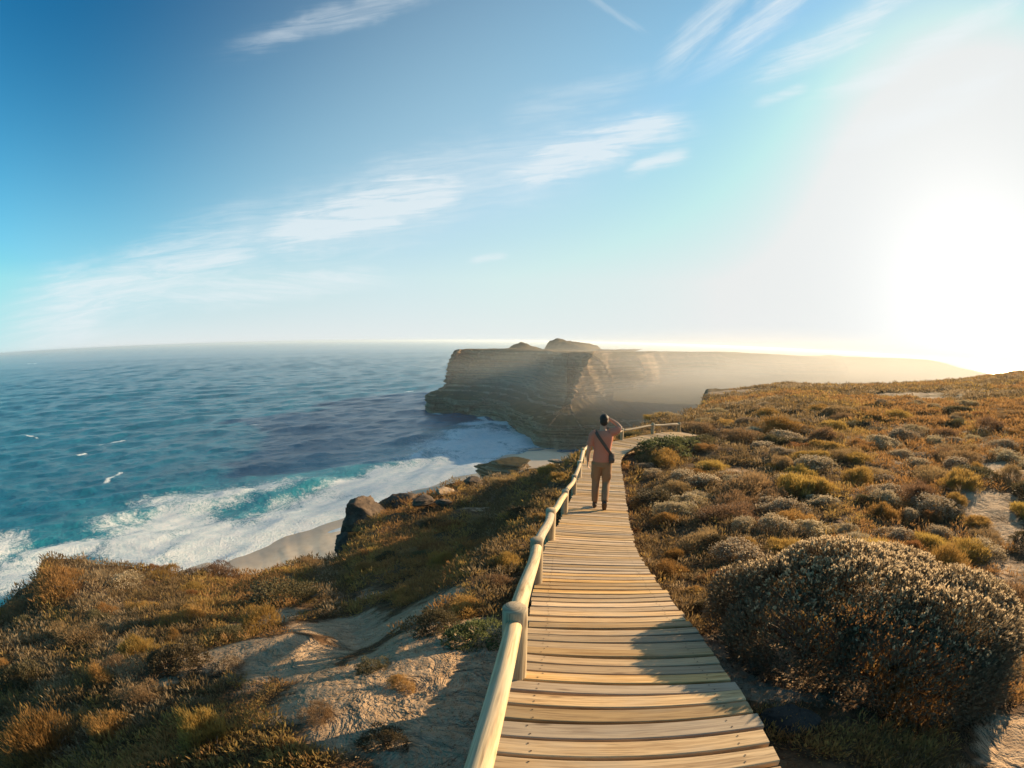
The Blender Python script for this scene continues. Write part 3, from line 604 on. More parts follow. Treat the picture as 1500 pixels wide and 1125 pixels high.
# ------------------------------------------------------------------ rocks
def rock_mesh(name, seed, dims, strata=.0, sub=4, rough=.36):
    bm = bmesh.new(); bmesh.ops.create_icosphere(bm, subdivisions=sub, radius=1)
    V = np.array([v.co for v in bm.verts]); g = np.random.default_rng(seed); o = g.random(3) * 50
    n = fbm(V[:, 0] * 1.3 + o[0] + V[:, 2], V[:, 1] * 1.3 + o[1] - V[:, 2] * .7, 5) - .5
    V = np.sign(V) * np.abs(V) ** .72; V = V * (1 + rough * 2 * n)[:, None]
    for k in range(16):                                   # broken faces
        nn = g.normal(size=3); nn /= np.linalg.norm(nn); dd = g.uniform(.62, .95); e = V @ nn - dd; V = V - np.where(e > 0, e * .93, 0)[:, None] * nn
    V = V + .16 * (fbm(V[:, 0] * 5 + V[:, 2] * 3, V[:, 1] * 6 + V[:, 2] * 4, 3)[:, None] - .5) * V
    if strata: V[:, :2] *= (1 + strata * (vnoise(V[:, 2] * 7 + o[2], V[:, 0] * .6) - .5))[:, None]
    for v, c in zip(bm.verts, V * np.array(dims)): v.co = c
    for f in bm.faces: f.smooth = sub > 3
    me = bpy.data.meshes.new(name); bm.to_mesh(me); bm.free(); return me
def rock(px, py, D, dims, seed, mat, label, name='rock', cat='rock', strata=.0, rz=0., sink=.3, group=None, sub=5):
    p = at(px, py, D) if D else on_ground(px, py); o = link(name, rock_mesh(name, seed, dims, strata, sub), mat); o.location = p - np.array([0, 0, -dims[2] * (1 - 2 * sink) * .5]); o.rotation_euler = (0, 0, rz); tag(o, label, cat, group); return o
rock(1152, 1066, None, (.17, .13, .07), 3, M_ROCKK, 'dark smooth boulder in shade beside the right edge of the boardwalk', sub=4)
rock(534, 790, 28.0, (1.7, 1.7, 2.5), 11, M_ROCKD, 'dark blocky rock face standing above the beach sand', 'rock_outcrop', 'rock outcrop', .3, .4)
rock(580, 770, 30, (1.9, 1.9, 1.9), 12, M_ROCKD, 'dark rock shoulder joined to the right of the blocky face above the beach', 'rock_outcrop', 'rock outcrop', .3, 1.1)
rock(511, 808, 26.5, (.8, .8, 1.0), 13, M_ROCKD, 'small dark rock at the foot of the blocky face, touching the beach sand in view', 'rock_outcrop', 'rock outcrop', .2, .1)
rock(612, 752, 32, (1.6, 1.2, 1.0), 14, M_ROCKD, 'jagged brown rock on the brow between the dark shoulder and the surf', 'rock_outcrop', 'rock outcrop', .3, .7)
rock(737, 690, 185, (13, 9, 4.2), 21, M_CLIFF, 'broad brown rock ledge between the pale surf and the shaded slope', 'rock_ledge', 'rock', .5, .2)
rock(800, 684, 215, (15, 7, 1.6), 22, M_ROCKP, 'whitish sloping rock slab below the brown cliff left of the walker', 'rock_slab', 'rock', .3, -.9)
rock(705, 664, 262, (7, 4, 1.2), 24, M_CLIFF, 'low dark rocks awash at the back of the cove', 'rock', 'rock', .3, 0)
for i, (px, py, D, sx, sz, lb) in enumerate([(985, 614, 33, .9, .16, 'leftmost flat pale rock on the brow beyond the railing'), (1012, 609, 38, 1.2, .2, 'sunlit pale rock slab in the middle of the brow beyond the railing'),
        (1045, 607, 40, 1.1, .18, 'pale rock slab on the brow above the far end of the railing'), (1068, 602, 48, 1.3, .2, 'pale rock at the right end of the brow where the heath begins'), (648, 738, 24, .5, .2, 'small dark rock on the brow of the slope under the cove surf'),
        (622, 735, 25, .8, .25, 'brown ledge rock at the brow of the dark slope'), (650, 722, 30, .7, .3, 'brown rock on the brow beside the pale surf'), (695, 705, 34, 1.0, .3, 'rusty rock ledge on the brow just below the brown ledge'),
        (815, 676, 25, .45, .1, 'pale flat rock on the shaded slope just left of the rail near the walker')]):
    rock(px, py, D, (sx, sx * .7, sz), 40 + i, M_ROCKP if 'pale' in lb else M_ROCKD, lb, 'rock', 'rock', .3, i * .7, sub=4)

# ------------------------------------------------------------------ plants
def leaves(P, Dn, L, Wd, g, droop=.0):
    """one diamond leaf per point: P base points, Dn directions"""
    n = len(P); Dn = Dn / np.linalg.norm(Dn, axis=1)[:, None]; s = np.cross(Dn, g.normal(size=(n, 3))); s /= np.linalg.norm(s, axis=1)[:, None] + 1e-9
    up_ = np.cross(s, Dn); L = np.broadcast_to(L, n)[:, None]; Wd = np.broadcast_to(Wd, n)[:, None]
    V = np.stack([P, P + Dn * L * .45 + s * Wd * .5 + up_ * Wd * .12, P + Dn * L, P + Dn * L * .45 - s * Wd * .5 + up_ * Wd * .12], 1).reshape(-1, 3)
    return V, np.arange(4 * n).reshape(n, 4)
def dome_points(g, n, nl, depth, zmin=-.15):
    """points on a lumpy mound of nl lobes, unit radius, with outward normals"""
    ang = g.random(nl) * 2 * math.pi; rr = np.sqrt(g.random(nl)) * .74; zc = (1 - rr ** 2) * .55 * g.uniform(.6, 1.1, nl)
    C = np.stack([rr * np.cos(ang), rr * np.sin(ang), zc * .8], 1); rl = g.uniform(.2, .5, nl) * (1.1 - .3 * rr)
    C = np.vstack([C, [[0, 0, .1]]]); rl = np.r_[rl, .6]; pr = rl ** 2 / np.sum(rl ** 2)
    k = g.choice(len(C), int(n * 2.2), p=pr); d = g.normal(size=(len(k), 3)); d[:, 2] += .25; d /= np.linalg.norm(d, axis=1)[:, None]
    P = C[k] + d * (rl[k] * (1 - depth * g.random(len(k)) ** 2))[:, None]
    ins = np.zeros(len(P), bool)
    for c, r_ in zip(C, rl): ins |= np.linalg.norm(P - c, axis=1) < r_ * (1 - depth) * .97
    ok = (~ins) & (P[:, 2] > zmin * 0 + .0); P, d = P[ok][:n], d[ok][:n]; return P, d
def stems_mesh(g, n, h=.6, r=.03):
    mb = MB()
    for i in range(n):
        a = g.random() * 6.28; e = g.uniform(.25, .75); q = np.array([e * math.cos(a), e * math.sin(a), h * g.uniform(.6, 1.)]); f = np.linspace(0, 1, 6)[:, None]
        w = g.normal(0, .06, (6, 3)) * f; pts = np.array([0, 0, -.12]) * (1 - f) + q * f + np.array([0, 0, -.12]) * np.sin(f * math.pi) + w
        tube(mb, pts, np.linspace(r, r * .35, 6), 5, g.random())
    return mb
STYLE = {   # leaves, lobes, depth, leaf length, width, up, out, random, flower share
 'grey': (4200, 9, .35, .085, .03, .5, .9, .55, .2), 'golden': (5200, 8, .5, .17, .017, 1.1, .55, .38, 0), 'green': (3600, 10, .35, .10, .05, .45, .9, .6, 0),
 'brown': (4600, 8, .5, .13, .018, .8, .7, .5, 0), 'dark': (3800, 9, .4, .10, .035, .5, .8, .6, 0), 'rust': (4600, 7, .5, .14, .018, 1., .6, .42, 0)}
PROTO = {}
for st, (n, nl, dp, L, Wd, u_, o_, r_, fs) in STYLE.items():
    for v in range(3):
        g = np.random.default_rng(hash_ := sum(map(ord, st)) * 10 + v); P, d = dome_points(g, n, nl, dp)
        P = P + .3 * np.stack([fbm(P[:, 0] * 1.6 + 3 * k + v, P[:, 1] * 1.6 + P[:, 2] * 1.3 + k, 3) - .5 for k in range(3)], 1) * np.array([1.4, 1.4, 1.])
        spr = g.random(len(P)) < .12; P[spr] *= 1 + .22 * g.random((int(spr.sum()), 1))
        dirs = d * o_ + np.array([0, 0, u_]) + g.normal(size=P.shape) * r_ * .7
        V, Fq = leaves(P, dirs, L * g.uniform(.6, 1.3, len(P)), Wd * g.uniform(.7, 1.3, len(P)), g)
        fol = mesh_np('foliage', V, Fq, {'tint': np.clip(g.random(len(P)) * .8 + .3 * (vnoise(P[:, 0] * 3 + v, P[:, 1] * 3) - .3), 0, 1)}); fol.materials.append(LEAF[st])
        mb = stems_mesh(g, 9); so = mb.build('stem', M_BARK); stm = so.data; bpy.data.objects.remove(so)
        flw = None
        if fs:
            k = g.choice(len(P), int(len(P) * fs), p=(lambda w: w / w.sum())(np.clip(P[:, 2], .02, 1) ** 2)); q = P[k] + d[k] * .05
            q = np.repeat(q, 3, 0) + g.normal(0, .006, (3 * len(k), 3)); dd = np.repeat(d[k], 3, 0) + np.array([0, 0, .8]) + g.normal(0, .9, (3 * len(k), 3)); V, Fq = leaves(q, dd, .045 * g.uniform(.6, 1.3, len(q)), .032, g)
            flw = mesh_np('flower_head', V, Fq, {'tint': g.random(len(q))}); flw.materials.append(M_FLOWER)
        PROTO[st, v] = (fol, stm, flw)
PLACED = []
def shrub(p, rad, h, st, label=None, group=None, parts=True, name='shrub', cat='shrub'):
    v = int(rng.integers(3)); fol, stm, flw = PROTO[st, v]; sc = (rad * 1.12, rad * rng.uniform(.8, 1.25), h)
    PLACED.append((p[0], p[1], rad)); rz = rng.random() * 6.28; z = float(ground(p[0], p[1])) - .04 * h
    if parts:
        root = empty(name, (p[0], p[1], z), rz); root.scale = sc
        o = bpy.data.objects.new('foliage', fol); col.objects.link(o); o.parent = root
        o = bpy.data.objects.new('stem', stm); col.objects.link(o); o.parent = root
        if flw is not None: o = bpy.data.objects.new('flower_head', flw); col.objects.link(o); o.parent = root
    else:
        root = bpy.data.objects.new(name, fol); col.objects.link(root); root.location = (p[0], p[1], z); root.rotation_euler = (0, 0, rz); root.scale = sc
    tag(root, label, cat, group); return root
def shrub_px(px, py, w, h, st, label, **k):
    p = on_ground(px, py); d = float(np.linalg.norm(p)); D = math.hypot(p[0], p[1]); rad = w / 2 / FPX * d; f = 1 + .45 * rad / D
    hh = min(max(.55 * rad, h / FPX * d * .85), .95 * rad); return shrub(p * f, rad, hh, st, label, **k)

# the big pale tipped bush beside the boardwalk
def big_bush():
    g = np.random.default_rng(5); ctr = np.array([2.39, 2.02]); z0 = float(ground(ctr[0], ctr[1])) - .05; ax = math.atan2(-1.72, 1.66)
    root = empty('flowering_bush', (ctr[0], ctr[1], z0), ax); tag(root, 'huge spreading bush with pale tips filling the lower right corner beside the boardwalk', 'bush')
    dims = np.array([1.26, .84, .70]); lob = [(c * .7 * math.cos(a), c * .7 * math.sin(a), g.uniform(.3, .52), g.uniform(.3, .46)) for a, c in zip(g.random(26) * 6.28, np.sqrt(g.random(26)))] + [(0, 0, .1, .85), (.4, 0, .1, .6), (-.4, .05, .1, .62)]
    C = np.array([l[:3] for l in lob]); C[:-3, 2] *= np.sqrt(np.clip(1 - C[:-3, 0] ** 2 - C[:-3, 1] ** 2, .1, 1)) * 1.4; rl = np.array([l[3] for l in lob])
    n = 330000; k = g.choice(len(C), n, p=rl ** 2 / np.sum(rl ** 2)); d = g.normal(size=(n, 3)); d /= np.linalg.norm(d, axis=1)[:, None]
    dep = g.random(n) ** 1.6 * .3; P = C[k] + d * (rl[k] * (1 - dep))[:, None]
    ins = np.zeros(n, bool)
    for c, r_ in zip(C, rl): ins |= np.linalg.norm(P - c, axis=1) < r_ * .72
    ok = ~ins & (P[:, 2] > .02) & (fbm(P[:, 0] * 5, P[:, 1] * 5 + P[:, 2] * 6, 3) > .2); P, d, dep = P[ok], d[ok], dep[ok]
    Q = P * dims; keep = g.random(len(Q)) < np.clip(.85 + Q[:, 2] * 1.1, 0, 1); Q, d, dep = Q[keep][:120000], d[keep][:120000], dep[keep][:120000]
    dirs = d * .8 + np.array([0, 0, .55]) + g.normal(0, .45, Q.shape); V, Fq = leaves(Q, dirs, .034 * g.uniform(.6, 1.4, len(Q)), .012 * g.uniform(.7, 1.4, len(Q)), g)
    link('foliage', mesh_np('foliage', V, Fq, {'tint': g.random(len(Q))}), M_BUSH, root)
    w = np.clip(Q[:, 2] / .7 - .25 + .35 * Q[:, 1] / .8, .015, 1) ** 2 * (dep < .1); k = g.choice(len(Q), 6500, p=w / w.sum()); q = np.repeat(Q[k] + d[k] * .02, 5, 0) + g.normal(0, .004, (5 * len(k), 3)); dd = np.repeat(d[k] * .6, 5, 0) + np.array([0, 0, .8]) + g.normal(0, .75, (5 * len(k), 3))  # pale tips crowded on crest and sunward side, imitating the bush's lit rim
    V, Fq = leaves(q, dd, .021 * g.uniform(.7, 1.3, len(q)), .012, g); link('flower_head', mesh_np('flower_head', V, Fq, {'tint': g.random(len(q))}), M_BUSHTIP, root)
    mb = MB()
    for i in range(120):
        a = g.random() * 6.28; e = g.uniform(.3, 1.02); q = np.array([e * math.cos(a), e * math.sin(a), g.uniform(.25, .8) * math.sqrt(1 - e * e * .9)]) * dims * .95; f = np.linspace(0, 1, 9)[:, None]; b0 = np.array([g.normal(0, .25), g.normal(0, .15), -.08])
        tube(mb, b0 * (1 - f) + q * f + np.array([0, 0, -.10]) * np.sin(f * math.pi) + np.cumsum(g.normal(0, .014, (9, 3)), 0), np.linspace(.013, .004, 9), 6, g.random())
    mb.build('stem', M_BARK, root, True); PLACED.append((ctr[0], ctr[1], .95)); PLACED.append((1.6, 2.8, .5)); PLACED.append((2.9, 1.5, .6))
big_bush()
HAND_RIGHT = [
 (985, 670, 105, 34, 'green', 'low green shrub at the inside of the boardwalk bend, its top silvery'), (998, 708, 48, 36, 'grey', 'rounded pale grey shrub standing alone just past the walker on the right'), (944, 690, 28, 14, 'grey', 'little pale cushion shrub close to the deck edge beside the walker'),
 (958, 742, 84, 30, 'dark', 'low dark shrub touching the deck edge level with the walker\'s feet'), (990, 760, 66, 30, 'grey', 'pale flowered low shrub just right of the walker\'s shoes'), (1092, 732, 112, 52, 'brown', 'widest brown domed shrub in the near heath'),
 (1160, 730, 76, 46, 'golden', 'golden shrub pressed against the right side of the widest brown dome'), (1200, 722, 56, 34, 'golden', 'straw coloured shrub right of the golden one beside the wide brown dome'), (1252, 712, 56, 30, 'golden', 'flat topped golden brown shrub in the middle of the heath'),
 (1264, 738, 30, 34, 'dark', 'narrow dark shrub below the flat topped golden brown one'), (1300, 740, 46, 28, 'grey', 'grey green cushion shrub right of the narrow dark one'), (1086, 778, 46, 44, 'grey', 'leftmost of the four pale domes behind the big pale tipped bush'),
 (1136, 784, 66, 42, 'grey', 'second pale dome from the left behind the big pale tipped bush'), (1184, 786, 58, 42, 'grey', 'third pale dome from the left behind the big pale tipped bush'), (1237, 788, 50, 42, 'grey', 'roundest pale dome, right end of the row behind the big bush'),
 (1058, 808, 54, 30, 'dark', 'dull dark shrub at the left foot of the pale dome row'), (990, 822, 42, 28, 'golden', 'bright golden tuft on the red soil near the deck edge'), (1092, 806, 34, 30, 'golden', 'olive gold tuft in front of the leftmost pale dome'),
 (1292, 760, 44, 32, 'golden', 'dark golden shrub directly left of a frosty flowered one'), (1330, 764, 38, 30, 'grey', 'frosty flowered shrub between two golden brown neighbours'), (1362, 764, 34, 26, 'rust', 'orange brown shrub right of the frosty flowered one'),
 (1374, 792, 44, 30, 'grey', 'grey dome with a bright rim like an arc'), (1314, 794, 54, 24, 'grey', 'pale straggly shrub left of the arc rimmed grey dome'), (1296, 812, 26, 22, 'rust', 'small orange ball shrub above the big bush\'s crest'), (1336, 806, 30, 22, 'rust', 'rusty shrub just right of the small orange ball'),
 (1378, 850, 84, 50, 'golden', 'large golden green shrub behind the right shoulder of the big bush'), (1434, 822, 62, 48, 'grey', 'grey brown dome right of the large golden green shrub'), (1450, 880, 70, 46, 'dark', 'dark shrub in the gap right of the big bush, below the grey brown dome'),
 (1366, 708, 64, 30, 'brown', 'smooth brown mound shrub left of the sandy clearing'), (1358, 722, 26, 14, 'rust', 'tiny orange tuft at the foot of the smooth brown mound'), (1396, 744, 44, 34, 'golden', 'dark golden ball on the left rim of the sandy clearing'), (1398, 690, 46, 24, 'grey', 'pale streaky shrub at the top of the sandy clearing'),
 (1434, 700, 36, 26, 'golden', 'dark golden shrub right of the pale streaky one'), (1346, 686, 44, 18, 'grey', 'low pale shrub left of the streaky one'), (1135, 644, 64, 32, 'golden', 'large yellow green shrub standing highest near the end of the railing'), (1204, 648, 54, 38, 'brown', 'grey brown dome right of the large yellow green shrub'),
 (1085, 646, 56, 28, 'brown', 'brownish shrub left of the large yellow green one'), (1290, 660, 60, 26, 'grey', 'pale tan dome far right of the large yellow green shrub'), (1150, 690, 50, 28, 'brown', 'tan dome in front of the large yellow green shrub'), (1190, 692, 66, 28, 'grey', 'broad tan grey dome above the widest brown dome'),
 (1480, 705, 50, 44, 'brown', 'tall brown shrub at the right frame edge above the clearing'), (1492, 800, 40, 60, 'dark', 'dark upright shrub cut by the right frame edge'), (1404, 612, 54, 16, 'dark', 'darkest low clump in the far heath toward the sun'), (1490, 960, 60, 50, 'dark', 'black shaded shrub at the right frame edge under the big bush\'s shoulder'),
 (1040, 900, 60, 46, 'dark', 'dark leafy shrub at the left end of the big bush by the deck edge'), (1010, 870, 40, 16, 'rust', 'flat rusty ground shrub on the red soil by the deck'), (1050, 850, 60, 16, 'rust', 'matted orange brown shrub on the red soil left of the big bush crest'), (916, 682, 16, 12, 'golden', 'tiny golden tuft at the inner corner of the boardwalk bend'), (935, 780, 20, 16, 'rust', 'small rusty tuft against the deck edge below the walker')]
HAND_RIGHT.append((1022, 652, 54, 24, 'dark', 'dark shrub hiding the far end of the boardwalk'))
HAND_LEFT = [
 (700, 948, 76, 70, 'green', 'pale green leafy shrub against the railing beside the sand patch'), (632, 930, 84, 46, 'dark', 'dark green shrub left of the pale green one, shading the sand'), (262, 985, 92, 50, 'dark', 'dark bushy shrub above the sand patch left of centre'), (374, 930, 100, 40, 'golden', 'golden shrub at the top of the sand patch'),
 (70, 1122, 120, 60, 'golden', 'golden bush in the bottom left corner of the frame'), (303, 1100, 112, 62, 'golden', 'yellow green bush at the bottom, left of the sand'), (160, 1085, 80, 50, 'rust', 'amber bush between the corner bush and the yellow green one'), (95, 868, 110, 34, 'rust', 'rust coloured thicket crowning the knoll at the left edge'),
 (178, 862, 60, 22, 'grey', 'grey leaved shrub right of the knoll on the brow'), (420, 884, 110, 26, 'dark', 'dark flat thicket under the beach on the brow'), (642, 832, 66, 24, 'golden', 'yellow shrub on the brow under the blocky rock'), (156, 1010, 60, 36, 'rust', 'reddish shrub on the middle of the left slope'), (40, 1010, 90, 50, 'dark', 'shadowy shrub at the left frame edge'),
 (240, 850, 60, 18, 'golden', 'straw coloured low shrub on the brow above the surf'), (320, 852, 70, 16, 'brown', 'brown low shrub on the brow at the end of the beach'), (545, 838, 70, 22, 'rust', 'orange mat shrub at the foot of the dark rock face'), (740, 835, 50, 30, 'golden', 'golden tuft shrub against the rail\'s fourth pole'), (590, 1010, 60, 22, 'rust', 'small reddish shrub lying on the open sand'),
 (545, 985, 66, 22, 'dark', 'small black shaded shrub on the sand left of centre'), (470, 1060, 60, 30, 'brown', 'dry brown shrub at the lower edge of the sand'), (30, 905, 70, 26, 'brown', 'brown shrub in the dark notch at the left frame edge'), (120, 950, 90, 30, 'brown', 'broad brown thicket below the knoll'), (330, 985, 50, 26, 'grey', 'grey twiggy shrub at the left rim of the sand'), (790, 765, 30, 20, 'golden', 'golden shrub tucked below the second far pole of the rail'), (560, 1100, 70, 36, 'dark', 'dark low shrub at the bottom of the sand by the rail')]
for a in HAND_RIGHT: shrub_px(*a)
for a in HAND_LEFT: shrub_px(*a)
KINDS_R = [('grey', 'pale tipped domed shrub'), ('brown', 'brown domed shrub'), ('golden', 'golden olive shrub'), ('dark', 'dark low shrub'), ('rust', 'orange brown shrub')]
ZONE_R = [(13, 'in the heath between the boardwalk and the big pale tipped bush'), (20, 'in the middle of the heath right of the boardwalk bend'), (30, 'in the upper heath beyond the boardwalk bend'), (99, 'in the hazy rows of heath just below the plateau')]
ZONE_L = [(5, 'on the near slope left of the sand patch'), (10, 'on the middle of the slope left of the railing'), (16, 'on the lower slope toward the brow'), (99, 'on the brow above the beach and the cove')]
def deck_dist(x, y): return float(np.sqrt(((PATH[:, 0] - x) ** 2 + (PATH[:, 1] - y) ** 2).min()))
def scatter(n, a0, a1, d0, d1, kinds, pk, zones, group, size, limit):
    made = tries = 0
    while made < n and tries < 40000:
        tries += 1; a = R(rng.uniform(a0, a1)); D = math.exp(rng.uniform(math.log(d0), math.log(d1))); x, y = D * math.sin(a), D * math.cos(a)
        if D > limit(math.degrees(a)): continue
        rad = size(D) * rng.uniform(.65, 1.35)
        if deck_dist(x, y) < .75 + rad * .8 or any((x - q[0]) ** 2 + (y - q[1]) ** 2 < (.56 * (rad + q[2])) ** 2 for q in PLACED): continue
        if any((x - q[0]) ** 2 + (y - q[1]) ** 2 < (q[2] * .75) ** 2 for q in SAND): continue
        st, word = kinds[rng.choice(len(kinds), p=pk)]; zone = next(z for lim, z in zones if D < lim)
        shrub((x, y), rad, rad * rng.uniform(.6, .95) * (.9 if D < 25 else .8), st, f'{word} {zone}', f'{word}s {zone}', parts=D < 22); made += 1
    return made
n1 = scatter(165, 15, 68, 4.5, 42, KINDS_R, [.36, .26, .2, .1, .08], ZONE_R, 0, lambda D: .27 + .02 * D, lambda a: 42)
n2 = scatter(62, -76, 10, 3.0, 30, [KINDS_R[4], KINDS_R[2], KINDS_R[3], KINDS_R[1], KINDS_R[0]], [.3, .25, .2, .18, .07], ZONE_L, 0, lambda D: .13 + .02 * D, lambda a: np.interp(a, [-76, -61, -50, -30, -20, -9, 4, 10], [16, 19, 18, 18.5, 25, 34, 38, 30]))
print('scattered', n1, n2)

# ground cover nobody could count
def mat_cover():
    m, t, out = material('cover_leaf'); k = t.attr('tone'); f = t.attr('tint')
    a = t.mix(f, (.24, .125, .045), (.36, .20, .075)); b = t.mix(f, (.27, .165, .05), (.40, .265, .085)); c = t.mix(f, (.13, .085, .038), (.20, .135, .065)); d = t.mix(f, (.24, .17, .095), (.36, .265, .155))
    col_ = t.mix(t.ramp(k, .22, .32), a, b); col_ = t.mix(t.ramp(k, .45, .55), col_, c); col_ = t.mix(t.ramp(k, .78, .88), col_, d)
    s = principled(t, None, col_, .7, spec=.2); tr = t.node('ShaderNodeBsdfTranslucent'); t.put(tr.inputs['Color'], col_); mx = t.node('ShaderNodeMixShader'); mx.inputs[0].default_value = .5
    t.l.new(s, mx.inputs[1]); t.l.new(tr.outputs[0], mx.inputs[2]); t.l.new(mx.outputs[0], out.inputs['Surface']); return m
M_COVER = mat_cover()
def cover(name, n, a0, a1, d0, d1, per, size, seed, hgt=1., sandy=0., limit=None, wd=.13):
    g = np.random.default_rng(seed); a = np.radians(g.uniform(a0, a1, n)); D = np.exp(g.uniform(math.log(d0), math.log(d1), n)); x, y = D * np.sin(a), D * np.cos(a)
    s = np.zeros(n)
    for q in SAND: s = np.maximum(s, q[3] * np.exp(-((x - q[0]) ** 2 + (y - q[1]) ** 2) / (q[2] ** 2)))
    keep = (s + .5 * (fbm(x * 1.7, y * 1.7, 3) - .5) < .26 + g.random(n) * .15) if not sandy else (s > .25) & (g.random(n) < sandy)
    dd = np.full(n, 9.); near = D < 26
    for i in range(0, len(PATH), 12): dd[near] = np.minimum(dd[near], np.hypot(x[near] - PATH[i, 0], y[near] - PATH[i, 1]))
    keep &= dd > .63 + size(D) * .6
    if limit is not None: keep &= D < np.interp(np.degrees(a), *limit)
    x, y, D = x[keep], y[keep], D[keep]; z = ground(x, y); sz = size(D) * g.uniform(.5, 1.5, len(x)); tone = np.clip(fbm(x / np.clip(D * .2, .6, 9) + 5, y / np.clip(D * .2, .6, 9) + 31, 3) * 1.9 - .45 + g.normal(0, .12, len(x)), 0, 1)
    m = len(x); c = np.repeat(np.stack([x, y, z], 1), per, 0); S = np.repeat(sz, per); off = g.normal(size=(m * per, 3)); off /= np.linalg.norm(off, axis=1)[:, None]; off[:, 2] = np.abs(off[:, 2]) * hgt
    P = c + off * (S * g.random(m * per) ** .5)[:, None] * np.array([1, 1, .75]); dirs = off * .9 + np.array([0, 0, .5]) + g.normal(0, .4, off.shape)
    V, Fq = leaves(P, dirs, S * g.uniform(.3, .65, m * per), S * wd, g)
    tag(link(name, mesh_np(name, V, Fq, {'tint': g.random(m * per), 'tone': np.repeat(tone, per)}), M_COVER), kind='stuff')
BROW = ([-84, -68, -61, -49, -30, -22, -16, -9, 4, 8.2, 12, 15, 21, 30, 90], [16.5, 17, 20, 19, 19, 23, 30, 36, 42, 34, 30, 28, 45, 90, 90])
cover('undergrowth', 15000, -84, 13, 1.5, 42, 30, lambda D: .035 + .0115 * D, 31, .8, limit=BROW, wd=.13)
cover('undergrowth', 13000, 8, 76, 1.8, 42, 30, lambda D: .035 + .0095 * D, 32, .8, limit=BROW, wd=.12)
cover('heath', 20000, 22, 78, 28, 380, 20, lambda D: .22 + .0042 * D, 33, .6, limit=([22, 30, 33, 38, 54, 62, 90], [95, 120, 150, 180, 230, 380, 380]), wd=.22)
cover('leaf_litter', 20000, -80, 70, 1.3, 16, 5, lambda D: .012 + .0035 * D, 34, .3, .7)

# ------------------------------------------------------------------ the walker
def ring_rows(pts, rx, ry, seg=18, ref=(0, 1, 0)):
    pts = np.asarray(pts, float); T = np.gradient(pts, axis=0); T /= np.linalg.norm(T, axis=1)[:, None]; a = np.linspace(0, 2 * math.pi, seg, endpoint=False); rows = []
    for p, t, x_, y_ in zip(pts, T, rx, ry):
        rf = np.array(ref, float)
        if abs(rf @ t) > .9: rf = np.array([1., 0, 0])
        u = np.cross(rf, t); u /= np.linalg.norm(u); v = np.cross(t, u); rows.append(p + np.cos(a)[:, None] * u * x_ + np.sin(a)[:, None] * v * y_)
    return rows
def add_limb(bm, pts, rx, ry=None, seg=18, ref=(0, 1, 0), sub=5):
    ry = rx if ry is None else ry; P = catmull(np.c_[np.array(pts, float), rx, ry], sub); rows = ring_rows(P[:, :3], P[:, 3], P[:, 4], seg, ref)
    vs = [[bm.verts.new(c) for c in r] for r in rows]
    for a, b in zip(vs[:-1], vs[1:]):
        for i in range(seg): bm.faces.new((a[i], a[(i + 1) % seg], b[(i + 1) % seg], b[i]))
    bm.faces.new(vs[0][::-1]); bm.faces.new(vs[-1])
def add_ball(bm, c, r, rot=None):
    M = Matrix.Translation(c) @ (rot or Matrix()) @ Matrix.Diagonal((*r, 1)); bmesh.ops.create_uvsphere(bm, u_segments=24, v_segments=16, radius=1, matrix=M)
def finish(name, bm, mat, parent, voxel=.008, smooth=4):
    bmesh.ops.recalc_face_normals(bm, faces=bm.faces); me = bpy.data.meshes.new(name); bm.to_mesh(me); bm.free(); o = link(name, me, mat, parent)
    r_ = o.modifiers.new('skin', 'REMESH'); r_.mode = 'VOXEL'; r_.voxel_size = voxel; r_.use_smooth_shade = True; s_ = o.modifiers.new('soft', 'SMOOTH'); s_.iterations = smooth; s_.factor = .5; return o
